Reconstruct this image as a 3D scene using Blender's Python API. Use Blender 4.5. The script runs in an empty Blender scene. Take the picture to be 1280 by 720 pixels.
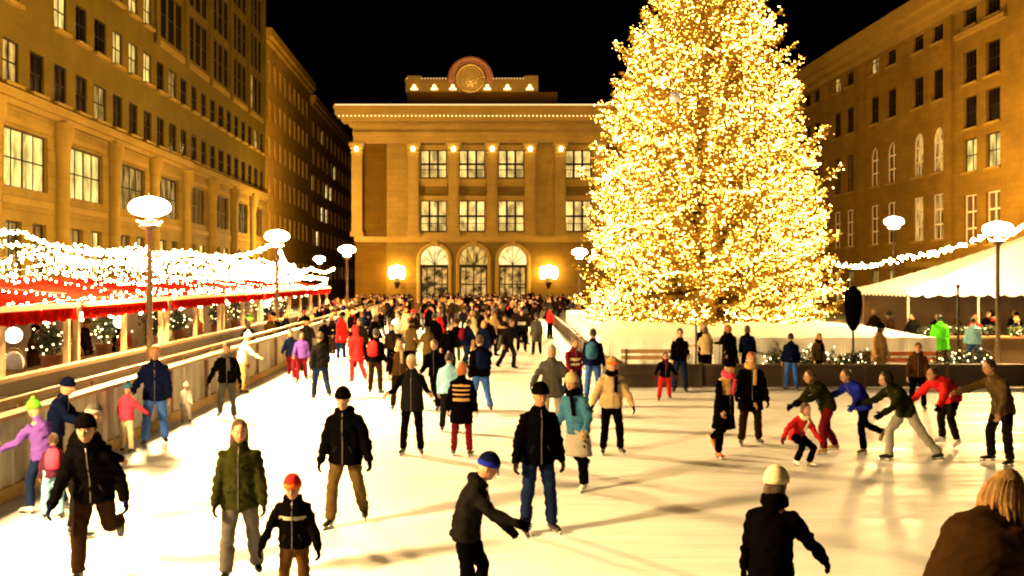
import bpy, math, random
import numpy as np
from mathutils import Vector, Matrix, noise as mnoise
R = math.radians
random.seed(7)
sc = bpy.context.scene
COL = sc.collection
F, CX, CY, EYE = 1229.0, 585.0, 348.0, 3.2       # focal length (px), vanishing point, eye height (m)

def G(px, py, z=0.0):
    """ground point seen at (px, py) of the 1280x720 photograph"""
    d = F * (EYE - z) / (py - CY)
    return ((px - CX) * d / F, d)

class MB:
    def __init__(s): s.v = []; s.f = []; s.m = []
    def add(s, vs, fs, mi=0):
        o = len(s.v); s.v += [tuple(v) for v in vs]
        s.f += [tuple(i + o for i in f) for f in fs]; s.m += [mi] * len(fs)
    def box(s, x0, x1, y0, y1, z0, z1, mi=0, M=None):
        vs = [(x, y, z) for z in (z0, z1) for y in (y0, y1) for x in (x0, x1)]
        if M is not None: vs = [M @ Vector(v) for v in vs]
        s.add(vs, [(0, 2, 3, 1), (4, 5, 7, 6), (0, 1, 5, 4), (2, 6, 7, 3), (0, 4, 6, 2), (1, 3, 7, 5)], mi)
    def quad(s, a, b, c, d, mi=0): s.add([a, b, c, d], [(0, 1, 2, 3)], mi)
    def tube(s, pts, rad, n=8, mi=0, xh=None, rnd=False, frames=None):
        pts = [Vector(p) for p in pts]; rad = [r if isinstance(r, tuple) else (r, r) for r in rad]
        L = len(pts); xs = []; px = None
        for i in range(L):
            t = (pts[min(i + 1, L - 1)] - pts[max(i - 1, 0)]).normalized()
            if frames: x, y = frames[i]
            else:
                x = px if px is not None else Vector(xh) if xh is not None else (Vector((1, 0, 0)) if abs(t.x) < .9 else Vector((0, 0, 1)))
                x = (x - t * x.dot(t)).normalized(); y = t.cross(x); px = x
            xs.append((x, y))
        if rnd:
            a = (pts[1] - pts[0]).normalized(); b = (pts[-1] - pts[-2]).normalized()
            pts = [pts[0] - a * min(rad[0]) * .6] + pts + [pts[-1] + b * min(rad[-1]) * .6]
            rad = [(rad[0][0] * .55, rad[0][1] * .55)] + rad + [(rad[-1][0] * .55, rad[-1][1] * .55)]
            xs = [xs[0]] + xs + [xs[-1]]
        vs = []
        for p, (rx, ry), (x, y) in zip(pts, rad, xs):
            for k in range(n):
                a = 2 * math.pi * k / n
                vs.append(p + x * (rx * math.cos(a)) + y * (ry * math.sin(a)))
        fs = []
        for i in range(len(pts) - 1):
            for k in range(n):
                k2 = (k + 1) % n
                fs.append((i * n + k, i * n + k2, (i + 1) * n + k2, (i + 1) * n + k))
        fs.append(tuple(range(n - 1, -1, -1))); fs.append(tuple((len(pts) - 1) * n + k for k in range(n)))
        s.add(vs, fs, mi)
    def ball(s, c, r, nu=10, nv=7, mi=0, M=None):
        r = r if isinstance(r, tuple) else (r, r, r); c = Vector(c); vs = []; fs = []
        for j in range(nv + 1):
            th = math.pi * j / nv
            for i in range(nu):
                ph = 2 * math.pi * i / nu
                p = Vector((r[0] * math.sin(th) * math.cos(ph), r[1] * math.sin(th) * math.sin(ph), r[2] * math.cos(th)))
                vs.append(c + (M @ p if M is not None else p))
        for j in range(nv):
            for i in range(nu):
                i2 = (i + 1) % nu
                fs.append((j * nu + i, (j + 1) * nu + i, (j + 1) * nu + i2, j * nu + i2))
        s.add(vs, fs, mi)
    def lathe(s, prof, c=(0, 0, 0), n=16, mi=0, sx=1, sy=1, M=None):
        c = Vector(c); vs = []; fs = []
        for r, z in prof:
            for i in range(n):
                a = 2 * math.pi * i / n
                p = Vector((r * sx * math.cos(a), r * sy * math.sin(a), z))
                vs.append(c + (M @ p if M is not None else p))
        for j in range(len(prof) - 1):
            for i in range(n):
                i2 = (i + 1) % n
                fs.append((j * n + i, j * n + i2, (j + 1) * n + i2, (j + 1) * n + i))
        s.add(vs, fs, mi)
    def octa(s, c, r, mi=0):
        x, y, z = c
        s.add([(x + r, y, z), (x - r, y, z), (x, y + r, z), (x, y - r, z), (x, y, z + r), (x, y, z - r)],
              [(0, 2, 4), (2, 1, 4), (1, 3, 4), (3, 0, 4), (2, 0, 5), (1, 2, 5), (3, 1, 5), (0, 3, 5)], mi)
    def xf(s, M): s.v = [tuple(M @ Vector(v)) for v in s.v]; return s
    def merge(s, o, mi=None):
        n = len(s.v); s.v += o.v; s.f += [tuple(i + n for i in f) for f in o.f]
        s.m += ([mi] * len(o.f) if mi is not None else o.m)
    def mesh(s, name, mats, smooth=False):
        me = bpy.data.meshes.new(name); me.from_pydata(s.v, [], s.f); me.update()
        for m in (mats if isinstance(mats, (list, tuple)) else [mats]): me.materials.append(m)
        if any(s.m): me.polygons.foreach_set('material_index', s.m)
        if smooth: me.polygons.foreach_set('use_smooth', [True] * len(s.f))
        return me
    def build(s, name, mats, parent=None, smooth=False):
        return link(name, s.mesh(name, mats, smooth), parent)

def link(name, me, parent=None):
    o = bpy.data.objects.new(name, me); PENDING.append(o)
    if parent is not None: o.parent = parent
    return o
PENDING = []                                         # linked to the scene together, once everything is built
def link_all():
    for o in PENDING: COL.objects.link(o)
    PENDING.clear()
def tag(o, label=None, cat=None, group=None, kind=None):
    if label: o['label'] = label
    if cat: o['category'] = cat
    if group: o['group'] = group
    if kind: o['kind'] = kind
    return o
def thing(name, label, cat, loc=(0, 0, 0), rz=0.0, group=None):
    o = bpy.data.objects.new(name, None); PENDING.append(o); o.empty_display_size = .3
    o.location = loc; o.rotation_euler = (0, 0, rz)
    return tag(o, label, cat, group)
def big_mesh(name, V, Q, mats, mi=None, smooth=False):
    """V (n,3) array, Q (m,4) quads"""
    me = bpy.data.meshes.new(name); V = np.asarray(V, dtype=np.float32); Q = np.asarray(Q, dtype=np.int32)
    k = Q.shape[1]
    me.vertices.add(len(V)); me.vertices.foreach_set('co', V.ravel())
    me.loops.add(Q.size); me.loops.foreach_set('vertex_index', Q.ravel())
    me.polygons.add(len(Q)); me.polygons.foreach_set('loop_start', np.arange(0, Q.size, k, dtype=np.int32))
    for m in mats: me.materials.append(m)
    if mi is not None: me.polygons.foreach_set('material_index', np.asarray(mi, dtype=np.int32))
    me.polygons.foreach_set('use_smooth', np.full(len(Q), smooth))
    me.update(calc_edges=True); me.validate()
    return me

# ------------------------------------------------------------------ materials
MATS = {}
def nodes(name):
    m = bpy.data.materials.new(name); m.use_nodes = True
    nt = m.node_tree; nt.nodes.clear()
    return m, nt, nt.nodes, nt.links
def mat(name, col, rough=.7, var=.25, scale=6.0, bump=0.0, bscale=40.0, metal=0.0, sheen=0.0, coat=0.0, stretch=None, spec=.5):
    if name in MATS: return MATS[name]
    m, nt, N, L = nodes(name)
    out = N.new('ShaderNodeOutputMaterial'); b = N.new('ShaderNodeBsdfPrincipled'); L.new(b.outputs[0], out.inputs[0])
    tc = N.new('ShaderNodeTexCoord'); src = tc.outputs['Object']
    if stretch:
        mp = N.new('ShaderNodeMapping'); mp.inputs['Scale'].default_value = stretch; L.new(src, mp.inputs[0]); src = mp.outputs[0]
    nz = N.new('ShaderNodeTexNoise'); nz.inputs['Scale'].default_value = scale; nz.inputs['Detail'].default_value = 5; L.new(src, nz.inputs['Vector'])
    mx = N.new('ShaderNodeMix'); mx.data_type = 'RGBA'; L.new(nz.outputs['Fac'], mx.inputs['Factor'])
    mx.inputs['A'].default_value = (*[c * (1 - var) for c in col], 1); mx.inputs['B'].default_value = (*[min(1, c * (1 + var)) for c in col], 1)
    L.new(mx.outputs['Result'], b.inputs['Base Color'])
    b.inputs['Roughness'].default_value = rough; b.inputs['Metallic'].default_value = metal
    b.inputs['Specular IOR Level'].default_value = spec
    if sheen: b.inputs['Sheen Weight'].default_value = sheen
    if coat: b.inputs['Coat Weight'].default_value = coat
    if bump:
        n2 = N.new('ShaderNodeTexNoise'); n2.inputs['Scale'].default_value = bscale; n2.inputs['Detail'].default_value = 3; L.new(src, n2.inputs['Vector'])
        bp = N.new('ShaderNodeBump'); bp.inputs['Strength'].default_value = bump; bp.inputs['Distance'].default_value = .02
        L.new(n2.outputs['Fac'], bp.inputs['Height']); L.new(bp.outputs[0], b.inputs['Normal'])
    MATS[name] = m; return m
def emis(name, col, strength, var=0.0, scale=3.0, sample=True, rand=0.0, stretch=None):
    if name in MATS: return MATS[name]
    m, nt, N, L = nodes(name)
    out = N.new('ShaderNodeOutputMaterial'); e = N.new('ShaderNodeEmission'); L.new(e.outputs[0], out.inputs[0])
    e.inputs['Color'].default_value = (*col, 1); e.inputs['Strength'].default_value = strength
    if var:
        tc = N.new('ShaderNodeTexCoord'); src = tc.outputs['Object']
        oi = N.new('ShaderNodeObjectInfo')
        ad = N.new('ShaderNodeVectorMath'); ad.operation = 'ADD'; L.new(src, ad.inputs[0])
        sc_ = N.new('ShaderNodeVectorMath'); sc_.operation = 'SCALE'; sc_.inputs[0].default_value = (37, 11, 53); L.new(oi.outputs['Random'], sc_.inputs['Scale'])
        L.new(sc_.outputs[0], ad.inputs[1]); src = ad.outputs[0]
        if stretch:
            mp = N.new('ShaderNodeMapping'); mp.inputs['Scale'].default_value = stretch; L.new(src, mp.inputs[0]); src = mp.outputs[0]
        nz = N.new('ShaderNodeTexNoise'); nz.inputs['Scale'].default_value = scale; nz.inputs['Detail'].default_value = 2; L.new(src, nz.inputs['Vector'])
        mr = N.new('ShaderNodeMapRange'); mr.inputs['From Min'].default_value = .35; mr.inputs['From Max'].default_value = .65
        mr.inputs['To Min'].default_value = strength * (1 - var); mr.inputs['To Max'].default_value = strength * (1 + var); L.new(nz.outputs['Fac'], mr.inputs['Value'])
        v = mr.outputs[0]
        if rand:
            m2 = N.new('ShaderNodeMapRange'); m2.inputs['To Min'].default_value = 1 - rand; m2.inputs['To Max'].default_value = 1 + rand; L.new(oi.outputs['Random'], m2.inputs['Value'])
            mu = N.new('ShaderNodeMath'); mu.operation = 'MULTIPLY'; L.new(v, mu.inputs[0]); L.new(m2.outputs[0], mu.inputs[1]); v = mu.outputs[0]
        L.new(v, e.inputs['Strength'])
    if not sample: m.cycles.emission_sampling = 'NONE'
    MATS[name] = m; return m
def stone(name, col, bw=1.2, bh=.5, mortar=.012, var=.18, rough=.85, stain=.35):
    """ashlar blocks laid out in the local x-z plane of a wall"""
    if name in MATS: return MATS[name]
    m, nt, N, L = nodes(name)
    out = N.new('ShaderNodeOutputMaterial'); b = N.new('ShaderNodeBsdfPrincipled'); L.new(b.outputs[0], out.inputs[0])
    tc = N.new('ShaderNodeTexCoord'); sp = N.new('ShaderNodeSeparateXYZ'); L.new(tc.outputs['Object'], sp.inputs[0])
    cb = N.new('ShaderNodeCombineXYZ'); ad = N.new('ShaderNodeMath'); ad.operation = 'ADD'
    L.new(sp.outputs[0], ad.inputs[0]); L.new(sp.outputs[1], ad.inputs[1]); L.new(ad.outputs[0], cb.inputs[0]); L.new(sp.outputs[2], cb.inputs[1])
    br = N.new('ShaderNodeTexBrick'); L.new(cb.outputs[0], br.inputs['Vector'])
    br.inputs['Color1'].default_value = (*[c * (1 - var) for c in col], 1); br.inputs['Color2'].default_value = (*[c * (1 + var) for c in col], 1)
    br.inputs['Mortar'].default_value = (*[c * .72 for c in col], 1); br.inputs['Scale'].default_value = 1
    br.inputs['Brick Width'].default_value = bw; br.inputs['Row Height'].default_value = bh; br.inputs['Mortar Size'].default_value = mortar
    nz = N.new('ShaderNodeTexNoise'); nz.inputs['Scale'].default_value = .35; nz.inputs['Detail'].default_value = 8; nz.inputs['Roughness'].default_value = .65
    L.new(tc.outputs['Object'], nz.inputs['Vector'])
    mr = N.new('ShaderNodeMapRange'); mr.inputs['From Min'].default_value = .3; mr.inputs['From Max'].default_value = .7
    mr.inputs['To Min'].default_value = 1 - stain; mr.inputs['To Max'].default_value = 1.1; L.new(nz.outputs['Fac'], mr.inputs['Value'])
    mx = N.new('ShaderNodeMix'); mx.data_type = 'RGBA'; mx.blend_type = 'MULTIPLY'; mx.inputs['Factor'].default_value = 1
    L.new(br.outputs['Color'], mx.inputs['A']); L.new(mr.outputs[0], mx.inputs['B']); L.new(mx.outputs['Result'], b.inputs['Base Color'])
    b.inputs['Roughness'].default_value = rough; b.inputs['Specular IOR Level'].default_value = .03
    bp = N.new('ShaderNodeBump'); bp.inputs['Strength'].default_value = .6; bp.inputs['Distance'].default_value = .02; bp.invert = True
    L.new(br.outputs['Fac'], bp.inputs['Height']); L.new(bp.outputs[0], b.inputs['Normal'])
    MATS[name] = m; return m

WARM = (1.0, .60, .21)
def fabric(name, col, **k): return mat('fabric_' + name, col, rough=k.get('rough', .85), var=.3, scale=9, bump=.25, bscale=k.get('bscale', 90), sheen=.0, spec=.0)
PAL = dict(black=(.0014, .0012, .0014), charcoal=(.0065, .006, .006), navy=(.0025, .0045, .022), olive=(.013, .014, .0035), brown=(.042, .020, .006), dkbrown=(.012, .006, .003),
           tan=(.40, .25, .10), beige=(.42, .32, .17), cream=(.75, .66, .45), grey=(.055, .053, .05), ltgrey=(.26, .25, .23), denim=(.006, .012, .042), blue=(.010, .018, .30), jeans=(.03, .085, .33),
           teal=(.03, .11, .22), red=(.50, .018, .02), maroon=(.09, .006, .010), pink=(.65, .05, .12), purple=(.10, .045, .30), lime=(.10, .75, .03), green=(.10, .30, .03), white=(.80, .79, .76), orange=(.6, .13, .02),
           ltblue=(.25, .55, .80), khaki=(.065, .042, .015), plum=(.05, .012, .03), umber=(.020, .010, .0035))
def FB(n): return fabric(n, PAL[n])
def skin(n):
    c = dict(light=(.40, .215, .13), mid=(.28, .15, .085), dark=(.16, .08, .05))[n]
    return mat('skin_' + n, c, rough=.55, var=.12, scale=14, spec=.4)
HAIRC = dict(black=(.012, .010, .009), brown=(.05, .026, .012), blond=(.26, .14, .04), red=(.30, .085, .02), grey=(.35, .33, .30))
def hairm(n): return mat('hair_' + n, HAIRC[n], rough=.5, var=.7, scale=12, bump=.8, bscale=60, stretch=(4, 4, .6), spec=.25)
# ------------------------------------------------------------------ people
def remesh(mb, voxel, it=3, amp=.0, freq=9.0, seed=0, stretch=(1, 1, 1)):
    """fuse overlapping lofts into one continuous surface, soften it and press cloth folds into it"""
    me = mb.mesh('tmp', []); o = bpy.data.objects.new('tmp', me); COL.objects.link(o)
    r = o.modifiers.new('r', 'REMESH'); r.mode = 'VOXEL'; r.voxel_size = voxel
    s = o.modifiers.new('s', 'SMOOTH'); s.factor = .5; s.iterations = it
    dg = bpy.context.evaluated_depsgraph_get()
    e = bpy.data.meshes.new_from_object(o.evaluated_get(dg))
    bpy.data.objects.remove(o); bpy.data.meshes.remove(me)
    n = len(e.vertices); co = np.empty(n * 3); e.vertices.foreach_get('co', co); co = co.reshape(-1, 3)
    if amp:
        no = np.empty(n * 3); e.vertices.foreach_get('normal', no); no = no.reshape(-1, 3)
        d = np.empty(n)
        for i in range(n):
            p = co[i]
            q = mnoise.noise((p[0] * freq * .8 + seed, p[1] * freq * .8, p[2] * freq * 1.9 + p[0] * freq * .9))
            d[i] = .9 * (.45 - abs(q) * 2.2) + .5 * mnoise.noise((p[0] * freq * 2.3, p[1] * freq * 2.3 + seed, p[2] * freq * 2.3))
        co = co + no * (d * amp)[:, None]
    out = MB(); out.v = [tuple(c) for c in co]; out.f = [tuple(p.vertices) for p in e.polygons]; out.m = [0] * len(out.f)
    bpy.data.meshes.remove(e)
    return out

def dirv(s, t, b): t, b = R(t), R(b); return Vector((s * math.sin(b), -math.sin(t) * math.cos(b), -math.cos(t) * math.cos(b)))

def skeleton(p, k):
    """joints of a figure facing -Y; k = height / 1.75; swing angles forward +, knees and elbows bend +"""
    S = dict(k=k); lean, side, tw = p.get('lean', 4), p.get('side', 0), p.get('twist', 0)
    def rot(w): return Matrix.Rotation(R(tw * w), 3, 'Z') @ Matrix.Rotation(R(side * w), 3, 'Y') @ Matrix.Rotation(R(lean * w), 3, 'X')
    ts = [i * .05 - .5 for i in range(24)]          # spine parameter, 0 = pelvis, .52 = neck base
    w = lambda t: min(1.08, max(.3, .3 + (t / .36) * .75))
    pos = {}; P = Vector((0, 0, 0)); i0 = ts.index(min(ts, key=abs))
    pos[i0] = P.copy()
    for i in range(i0 + 1, len(ts)): P = P + rot(w(ts[i])) @ Vector((0, 0, .05)) * k; pos[i] = P.copy()
    P = Vector((0, 0, 0))
    for i in range(i0 - 1, -1, -1): P = P - rot(.3 * (.5 + ts[i])) @ Vector((0, 0, .05)) * k; pos[i] = P.copy()
    def spine(t):
        f = (t + .5) / .05; i = int(max(0, min(22, math.floor(f)))); a = f - i
        return pos[i].lerp(pos[i + 1], a)
    S['spine'] = spine; S['rot'] = lambda t: rot(w(t) if t > 0 else .3 * max(0, 1 + t * 2))
    S['neck'] = spine(.52)
    hr = Matrix.Rotation(R(tw * .8 + p.get('hy', 0)), 3, 'Z') @ Matrix.Rotation(R(side * .5), 3, 'Y') @ Matrix.Rotation(R(lean * .5 + p.get('hp', 8)), 3, 'X')
    S['hrot'] = hr; S['head'] = S['neck'] + (rot(.85) @ Vector((0, -.01, .048)) + hr @ Vector((0, -.015, .100))) * k
    cr = rot(1.05); rp = rot(.3)
    for s, n in ((1, 'L'), (-1, 'R')):
        th, ab, kn = p.get(n, (3, 5, 4))
        hip = rp @ Vector((s * .085, 0, -.04)) * k
        knee = hip + dirv(s, th, ab) * .43 * k; ank = knee + dirv(s, th - kn, ab * .6) * .40 * k
        S['hip' + n], S['knee' + n], S['ank' + n] = hip, knee, ank
        sh = dirv(s, th - kn, ab * .6)
        fp = p.get('f' + n)                          # toe pitch: 0 flat, + toes down
        if fp is None: fp = 0 if kn < 40 else min(80, kn - th)
        toe = p.get('toe' + n, 12)
        fd = Matrix.Rotation(R(s * toe), 3, 'Z') @ Vector((0, -math.cos(R(fp)), -math.sin(R(fp))))
        up = -sh; up = (up - fd * up.dot(fd)).normalized()
        S['fd' + n], S['fu' + n] = fd, up
        sw, aab, el = p.get(n + 'A', (4, 10, 18))[:3]; inn = (p.get(n + 'A', (0, 0, 0, 0)) + (0,))[3] if len(p.get(n + 'A', ())) > 3 else 0
        sho = spine(.405) + cr @ Vector((s * .158, 0, 0)) * k
        elb = sho + dirv(s, sw, aab) * .285 * k
        fdv = dirv(s, sw + el, aab * .7); fdv = (Matrix.Rotation(R(-s * inn), 3, 'Z') @ fdv)
        S['sho' + n], S['elb' + n], S['fore' + n] = sho, elb, fdv
        S['wri' + n] = elb + fdv * .255 * k
    return S

def torso(mb, S, prof, n=16):
    k = S['k']; pts = []; rad = []; fr = []
    for t, rx, ry in prof:
        m = S['rot'](t); pts.append(S['spine'](t)); rad.append((rx * k, ry * k)); fr.append((m @ Vector((1, 0, 0)), m @ Vector((0, 1, 0))))
    mb.tube(pts, rad, n, frames=fr)

def hand(mb, S, n, mi=0, fat=1.0):
    """palm, four curled fingers and a thumb; for foot-long distances they still read as a hand"""
    s = 1 if n == 'L' else -1; k = S['k']; w = S['wri' + n]; d = S['fore' + n].normalized()
    lat = Vector((0, -1, 0)) - d * Vector((0, -1, 0)).dot(d)
    lat = lat.normalized() if lat.length > .15 else Vector((s, 0, 0)).cross(d).normalized()   # thumb side points forward
    pal = d.cross(lat).normalized() * (1 if d.cross(lat).dot(Vector((-s, 0, 0))) >= 0 else -1)   # palm faces the body
    mb.tube([w - d * .02 * k, w + d * .03 * k, w + d * .09 * k], [(.030 * k * fat, .024 * k * fat), (.043 * k * fat, .019 * k * fat), (.041 * k * fat, .016 * k * fat)], 8, mi, frames=[(lat, pal)] * 3, rnd=True)
    for j, (o, l) in enumerate(((.030, .072), (.010, .080), (-.010, .075), (-.029, .058))):
        a = w + d * .088 * k + lat * o * k * fat; b = a + (d * .85 + pal * .45).normalized() * l * .5 * k; c = b + (d * .45 + pal * .9).normalized() * l * .5 * k
        mb.tube([a - d * .02 * k, b, c], [.0105 * k * fat, .0100 * k * fat, .0080 * k * fat], 6, mi, rnd=True)
    a = w + d * .03 * k + lat * .036 * k * fat; b = a + (d * .6 + lat * .7).normalized() * .035 * k; c = b + (d * .95 + pal * .3).normalized() * .032 * k
    mb.tube([a - lat * .015 * k, b, c], [.014 * k * fat, .0125 * k * fat, .0095 * k * fat], 6, mi, rnd=True)

def head_mesh(mb, S, detail=1):
    """mi: 0 skin, 1 eye/brow dark, 2 lips, 3 eye white"""
    k = S['k'] * S.get('hk', 1.0); h = MB(); nu, nv = (24, 18) if detail else (12, 9)
    vs = []; fs = []
    for j in range(nv + 1):
        th = math.pi * j / nv
        for i in range(nu):
            ph = 2 * math.pi * i / nu
            x, y, z = math.sin(th) * math.cos(ph), math.sin(th) * math.sin(ph), math.cos(th)
            X, Y, Z = x * .076, y * .096, z * .118
            if z < 0:
                q = -z; X *= 1 - .30 * q ** 1.3; Y = Y * (1 - .12 * q) - .010 * q + (.03 * q if y > 0 else 0)
            if y < -.3:                               # face plane, cheeks, sockets, chin
                Y *= .95
                for sx in (-1, 1):
                    Y += .010 * math.exp(-(((X - sx * .032) / .018) ** 2 + ((Z - .012) / .014) ** 2))
                    Y -= .005 * math.exp(-(((X - sx * .040) / .018) ** 2 + ((Z + .024) / .018) ** 2))
                Y -= .010 * math.exp(-((X / .018) ** 2 + ((Z + .092) / .018) ** 2))
                Y -= .006 * math.exp(-((X / .05) ** 2 + ((Z - .034) / .010) ** 2))
            vs.append((X, Y, Z))
    for j in range(nv):
        for i in range(nu):
            i2 = (i + 1) % nu; fs.append((j * nu + i, (j + 1) * nu + i, (j + 1) * nu + i2, j * nu + i2))
    h.add(vs, fs)
    h.tube([(0, -.088, .026), (0, -.100, .002), (0, -.113, -.018), (0, -.094, -.028)], [(.008, .008), (.010, .011), (.0155, .010), (.012, .006)], 8, 0, rnd=True)
    for sx in (-1, 1):
        h.ball((sx * .074, .010, -.004), (.010, .020, .030), 8, 6)
        if detail:
            h.ball((sx * .031, -.0795, .011), (.0125, .009, .0075), 8, 6, 3); h.ball((sx * .031, -.0865, .011), (.0055, .004, .0058), 6, 5, 1)
            h.tube([(sx * .014, -.092, .029), (sx * .032, -.0925, .034), (sx * .048, -.083, .030)], [.0035, .004, .003], 5, 1)
    if detail:
        h.ball((0, -.0925, -.051), (.023, .008, .0045), 10, 5, 2); h.ball((0, -.0915, -.0585), (.019, .008, .005), 10, 5, 2)
    M = Matrix.Translation(S['head']) @ (S['hrot'].to_4x4()) @ Matrix.Scale(k, 4)
    mb.merge(h.xf(M))

def in_head(mb, S):
    return mb.xf(Matrix.Translation(S['head']) @ S['hrot'].to_4x4() @ Matrix.Scale(S['k'] * S.get('hk', 1.0), 4))

def make_parts(sp, voxel=.02, detail=1):
    """returns [(part name, MB, [materials], parent part index or None)]; the figure stands on z = 0"""
    h = sp.get('h', 1.75); k = h / 1.75; p = sp.get('pose', {}); S = skeleton(p, k)
    child = h < 1.45; S['hk'] = 1.2 if child else 1.07
    seed = sp.get('seed', 1); puff = sp.get('puff', 1.0); hem = sp.get('hem', .12); P = []
    skates = sp.get('skates', True); drop = (.118 if skates else .075) * k
    # ---- body: one continuous surface under the clothes
    b = MB()
    torso(b, S, [(-.10, .10, .08), (0, .14, .10), (.15, .125, .09), (.35, .15, .10), (.45, .12, .085), (.52, .055, .055)], 12)
    b.tube([S['spine'](.46), S['neck'], S['head'] - S['hrot'] @ Vector((0, -.01, .06)) * k], [.075 * k, .056 * k, .052 * k], 10, rnd=True)
    for n in 'LR':
        b.tube([S['sho' + n], S['elb' + n], S['wri' + n]], [.05 * k, .040 * k, .027 * k], 8, rnd=True)
        b.tube([S['hip' + n], S['knee' + n], S['ank' + n]], [.08 * k, .05 * k, .036 * k], 8, rnd=True)
    b = remesh(b, max(voxel, .022) * (k if k < 1 else 1), 2)
    if not sp.get('glove'):
        for n in 'LR': hand(b, S, n)
    head_mesh(b, S, detail)
    sk = skin(sp.get('skin', 'light'))
    P.append(('body', b, [sk, mat('eye_dark', (.012, .009, .008), .3, 0), mat('lips', (.42, .13, .10), .5, .1), mat('eye_white', (.6, .55, .5), .3, 0)], None))
    # ---- trousers
    t = MB(); fl = sp.get('flare', 1.0); tl = sp.get('tight', 1.0)
    torso(t, S, [(-.13, .10, .09), (-.06, .165 * tl, .125), (.02, .172 * tl, .130), (.12, .155, .118)], 14)
    for n in 'LR':
        hp, kn, an = S['hip' + n], S['knee' + n], S['ank' + n]
        an2 = an + (an - kn).normalized() * (.01 if skates else .045) * k
        t.tube([hp + Vector((0, 0, .03 * k)), hp.lerp(kn, .4), kn, kn.lerp(an, .45), an2], [(.098 * k * tl), (.096 * k * tl), (.080 * k * tl), (.076 * k * tl * fl), (.073 * k * tl * fl)], 12)
    if sp.get('legs', 1): P.append(('trousers', remesh(t, voxel, 2, .014 * k, 7, seed, (1, 1, 1.6)), [FB(sp['t'])], None))
    # ---- jacket or coat
    j = MB(); c = S['k']; fx = sp.get('coatflare', 1.0)
    prof = []
    if hem > .30: prof += [(-hem, .225 * fx, .195 * fx), (-.22, .215 * fx, .18 * fx)]
    else: prof += [(-hem, .196 * fx, .162 * fx), (-hem + .03, .199 * fx, .165 * fx)]
    prof += [(-.02, .194, .160), (.10, .180, .148), (.20, .178, .144), (.33, .190, .146), (.41, .160, .126), (.47, .112, .098), (.53, .074, .078), (.565, .070, .076)]
    torso(j, S, [(a, x * puff, y * puff) for a, x, y in prof], 18)
    sl = sp.get('sleeve', 1.0)
    if sl > 0:
        for n in 'LR':
            s_, e_, w_ = S['sho' + n], S['elb' + n], S['wri' + n]
            inn = S['spine'](.485)
            j.tube([s_.lerp(inn, .45) - Vector((0, 0, .03 * k)), s_ + Vector((0, 0, -.006 * k)), s_.lerp(e_, .45), e_, e_.lerp(w_, .5), w_], [.060 * k * puff, .077 * k * puff, .074 * k * puff, .066 * k * puff, .061 * k * puff, .050 * k * puff], 12, rnd=True)
    if sp.get('hood') == 'down':
        m = S['rot'](.5); q = []
        for a in range(-120, 121, 30): q.append(S['spine'](.50) + m @ Vector((math.sin(R(a)) * .095, math.cos(R(a)) * .095 + .01, .03 - .02 * math.cos(R(a)))) * k)
        j.tube(q, [.03 * k] + [.048 * k] * 7 + [.03 * k], 8, rnd=True)
    if sp.get('hood') == 'up':
        j.ball(S['head'] + S['hrot'] @ Vector((0, .035, .012)) * k, (.112 * k * S['hk'], .098 * k * S['hk'], .138 * k * S['hk']), 14, 10, M=S['hrot'])
    jm = remesh(j, voxel, 2, .021 * k * sp.get('fold', 1.0), 6.5, seed + 3, (1.3, 1.3, .8))
    if sp.get('quilt'):                                # stitched rows of a padded jacket
        nv_ = []
        for v in jm.v:
            v = Vector(v); b_ = min(((S['spine'](q * .05 - .2) - v).length, q * .05 - .2) for q in range(16))[1]; c_ = S['spine'](b_)
            r_ = v - c_; r_.normalize() if r_.length else None
            t_ = b_ + (v - c_).dot(S['rot'](b_) @ Vector((0, 0, 1))) / k
            nv_.append(tuple(v + r_ * (.011 * k * (abs(math.sin(t_ * 34)) - .6))))
        jm.v = nv_
    mats = [FB(sp['c'])]; st = sp.get('stripes')
    if st:                                             # bands round the chest / back, in torso space
        mats.append(FB(st[0])); ax = []
        for f in jm.f:
            cc = sum((Vector(jm.v[i]) for i in f), Vector()) / len(f)
            best = min((((S['spine'](q * .02 - .2) - cc).length, q * .02 - .2) for q in range(38)))
            loc = S['rot'](best[1]).transposed() @ (cc - S['spine'](best[1]))
            ok = any(a <= best[1] <= b_ for a, b_ in st[1]) and abs(loc.x) < .165 * k * puff and (st[2] == 'all' or (loc.y < -.03) == (st[2] == 'front'))
            ax.append(1 if ok else 0)
        jm.m = ax
    ji = len(P); P.append(('coat' if hem > .30 else ('vest' if sl == 0 else 'jacket'), jm, mats, None))
    if detail and sp.get('zip', 1):
        z = MB(); q = []
        for a in np.linspace(-min(hem, .2) + .02, .52, 12):
            ry = np.interp(a, [x[0] for x in prof], [x[2] for x in prof]) * puff
            q.append(S['spine'](a) + S['rot'](a) @ Vector((0, -(ry + .001) * k, 0)))
        z.tube(q, [.0065 * k] * 12, 6); P.append(('zip', z, [mat('zip_metal', (.10, .095, .09), .35, .2, metal=.6)], ji))
    if detail and sl > 0:
        for s_ in (-1, 1):                             # slanted pocket flaps
            z = MB(); q = []
            for a, xx in ((.005, .118), (.085, .085)):
                ry = np.interp(a, [x[0] for x in prof], [x[2] for x in prof]) * puff; rx = np.interp(a, [x[0] for x in prof], [x[1] for x in prof]) * puff
                q.append(S['spine'](a) + S['rot'](a) @ Vector((s_ * xx, -ry * math.sqrt(max(.05, 1 - (xx / rx) ** 2)) - .004, 0)) * k)
            z.tube(q, [(.014 * k, .007 * k)] * 2, 8, rnd=True); P.append(('pocket', z, [FB(sp.get('cuff', 'charcoal' if sp['c'] in ('black', 'navy') else sp['c']))], ji))
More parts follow.
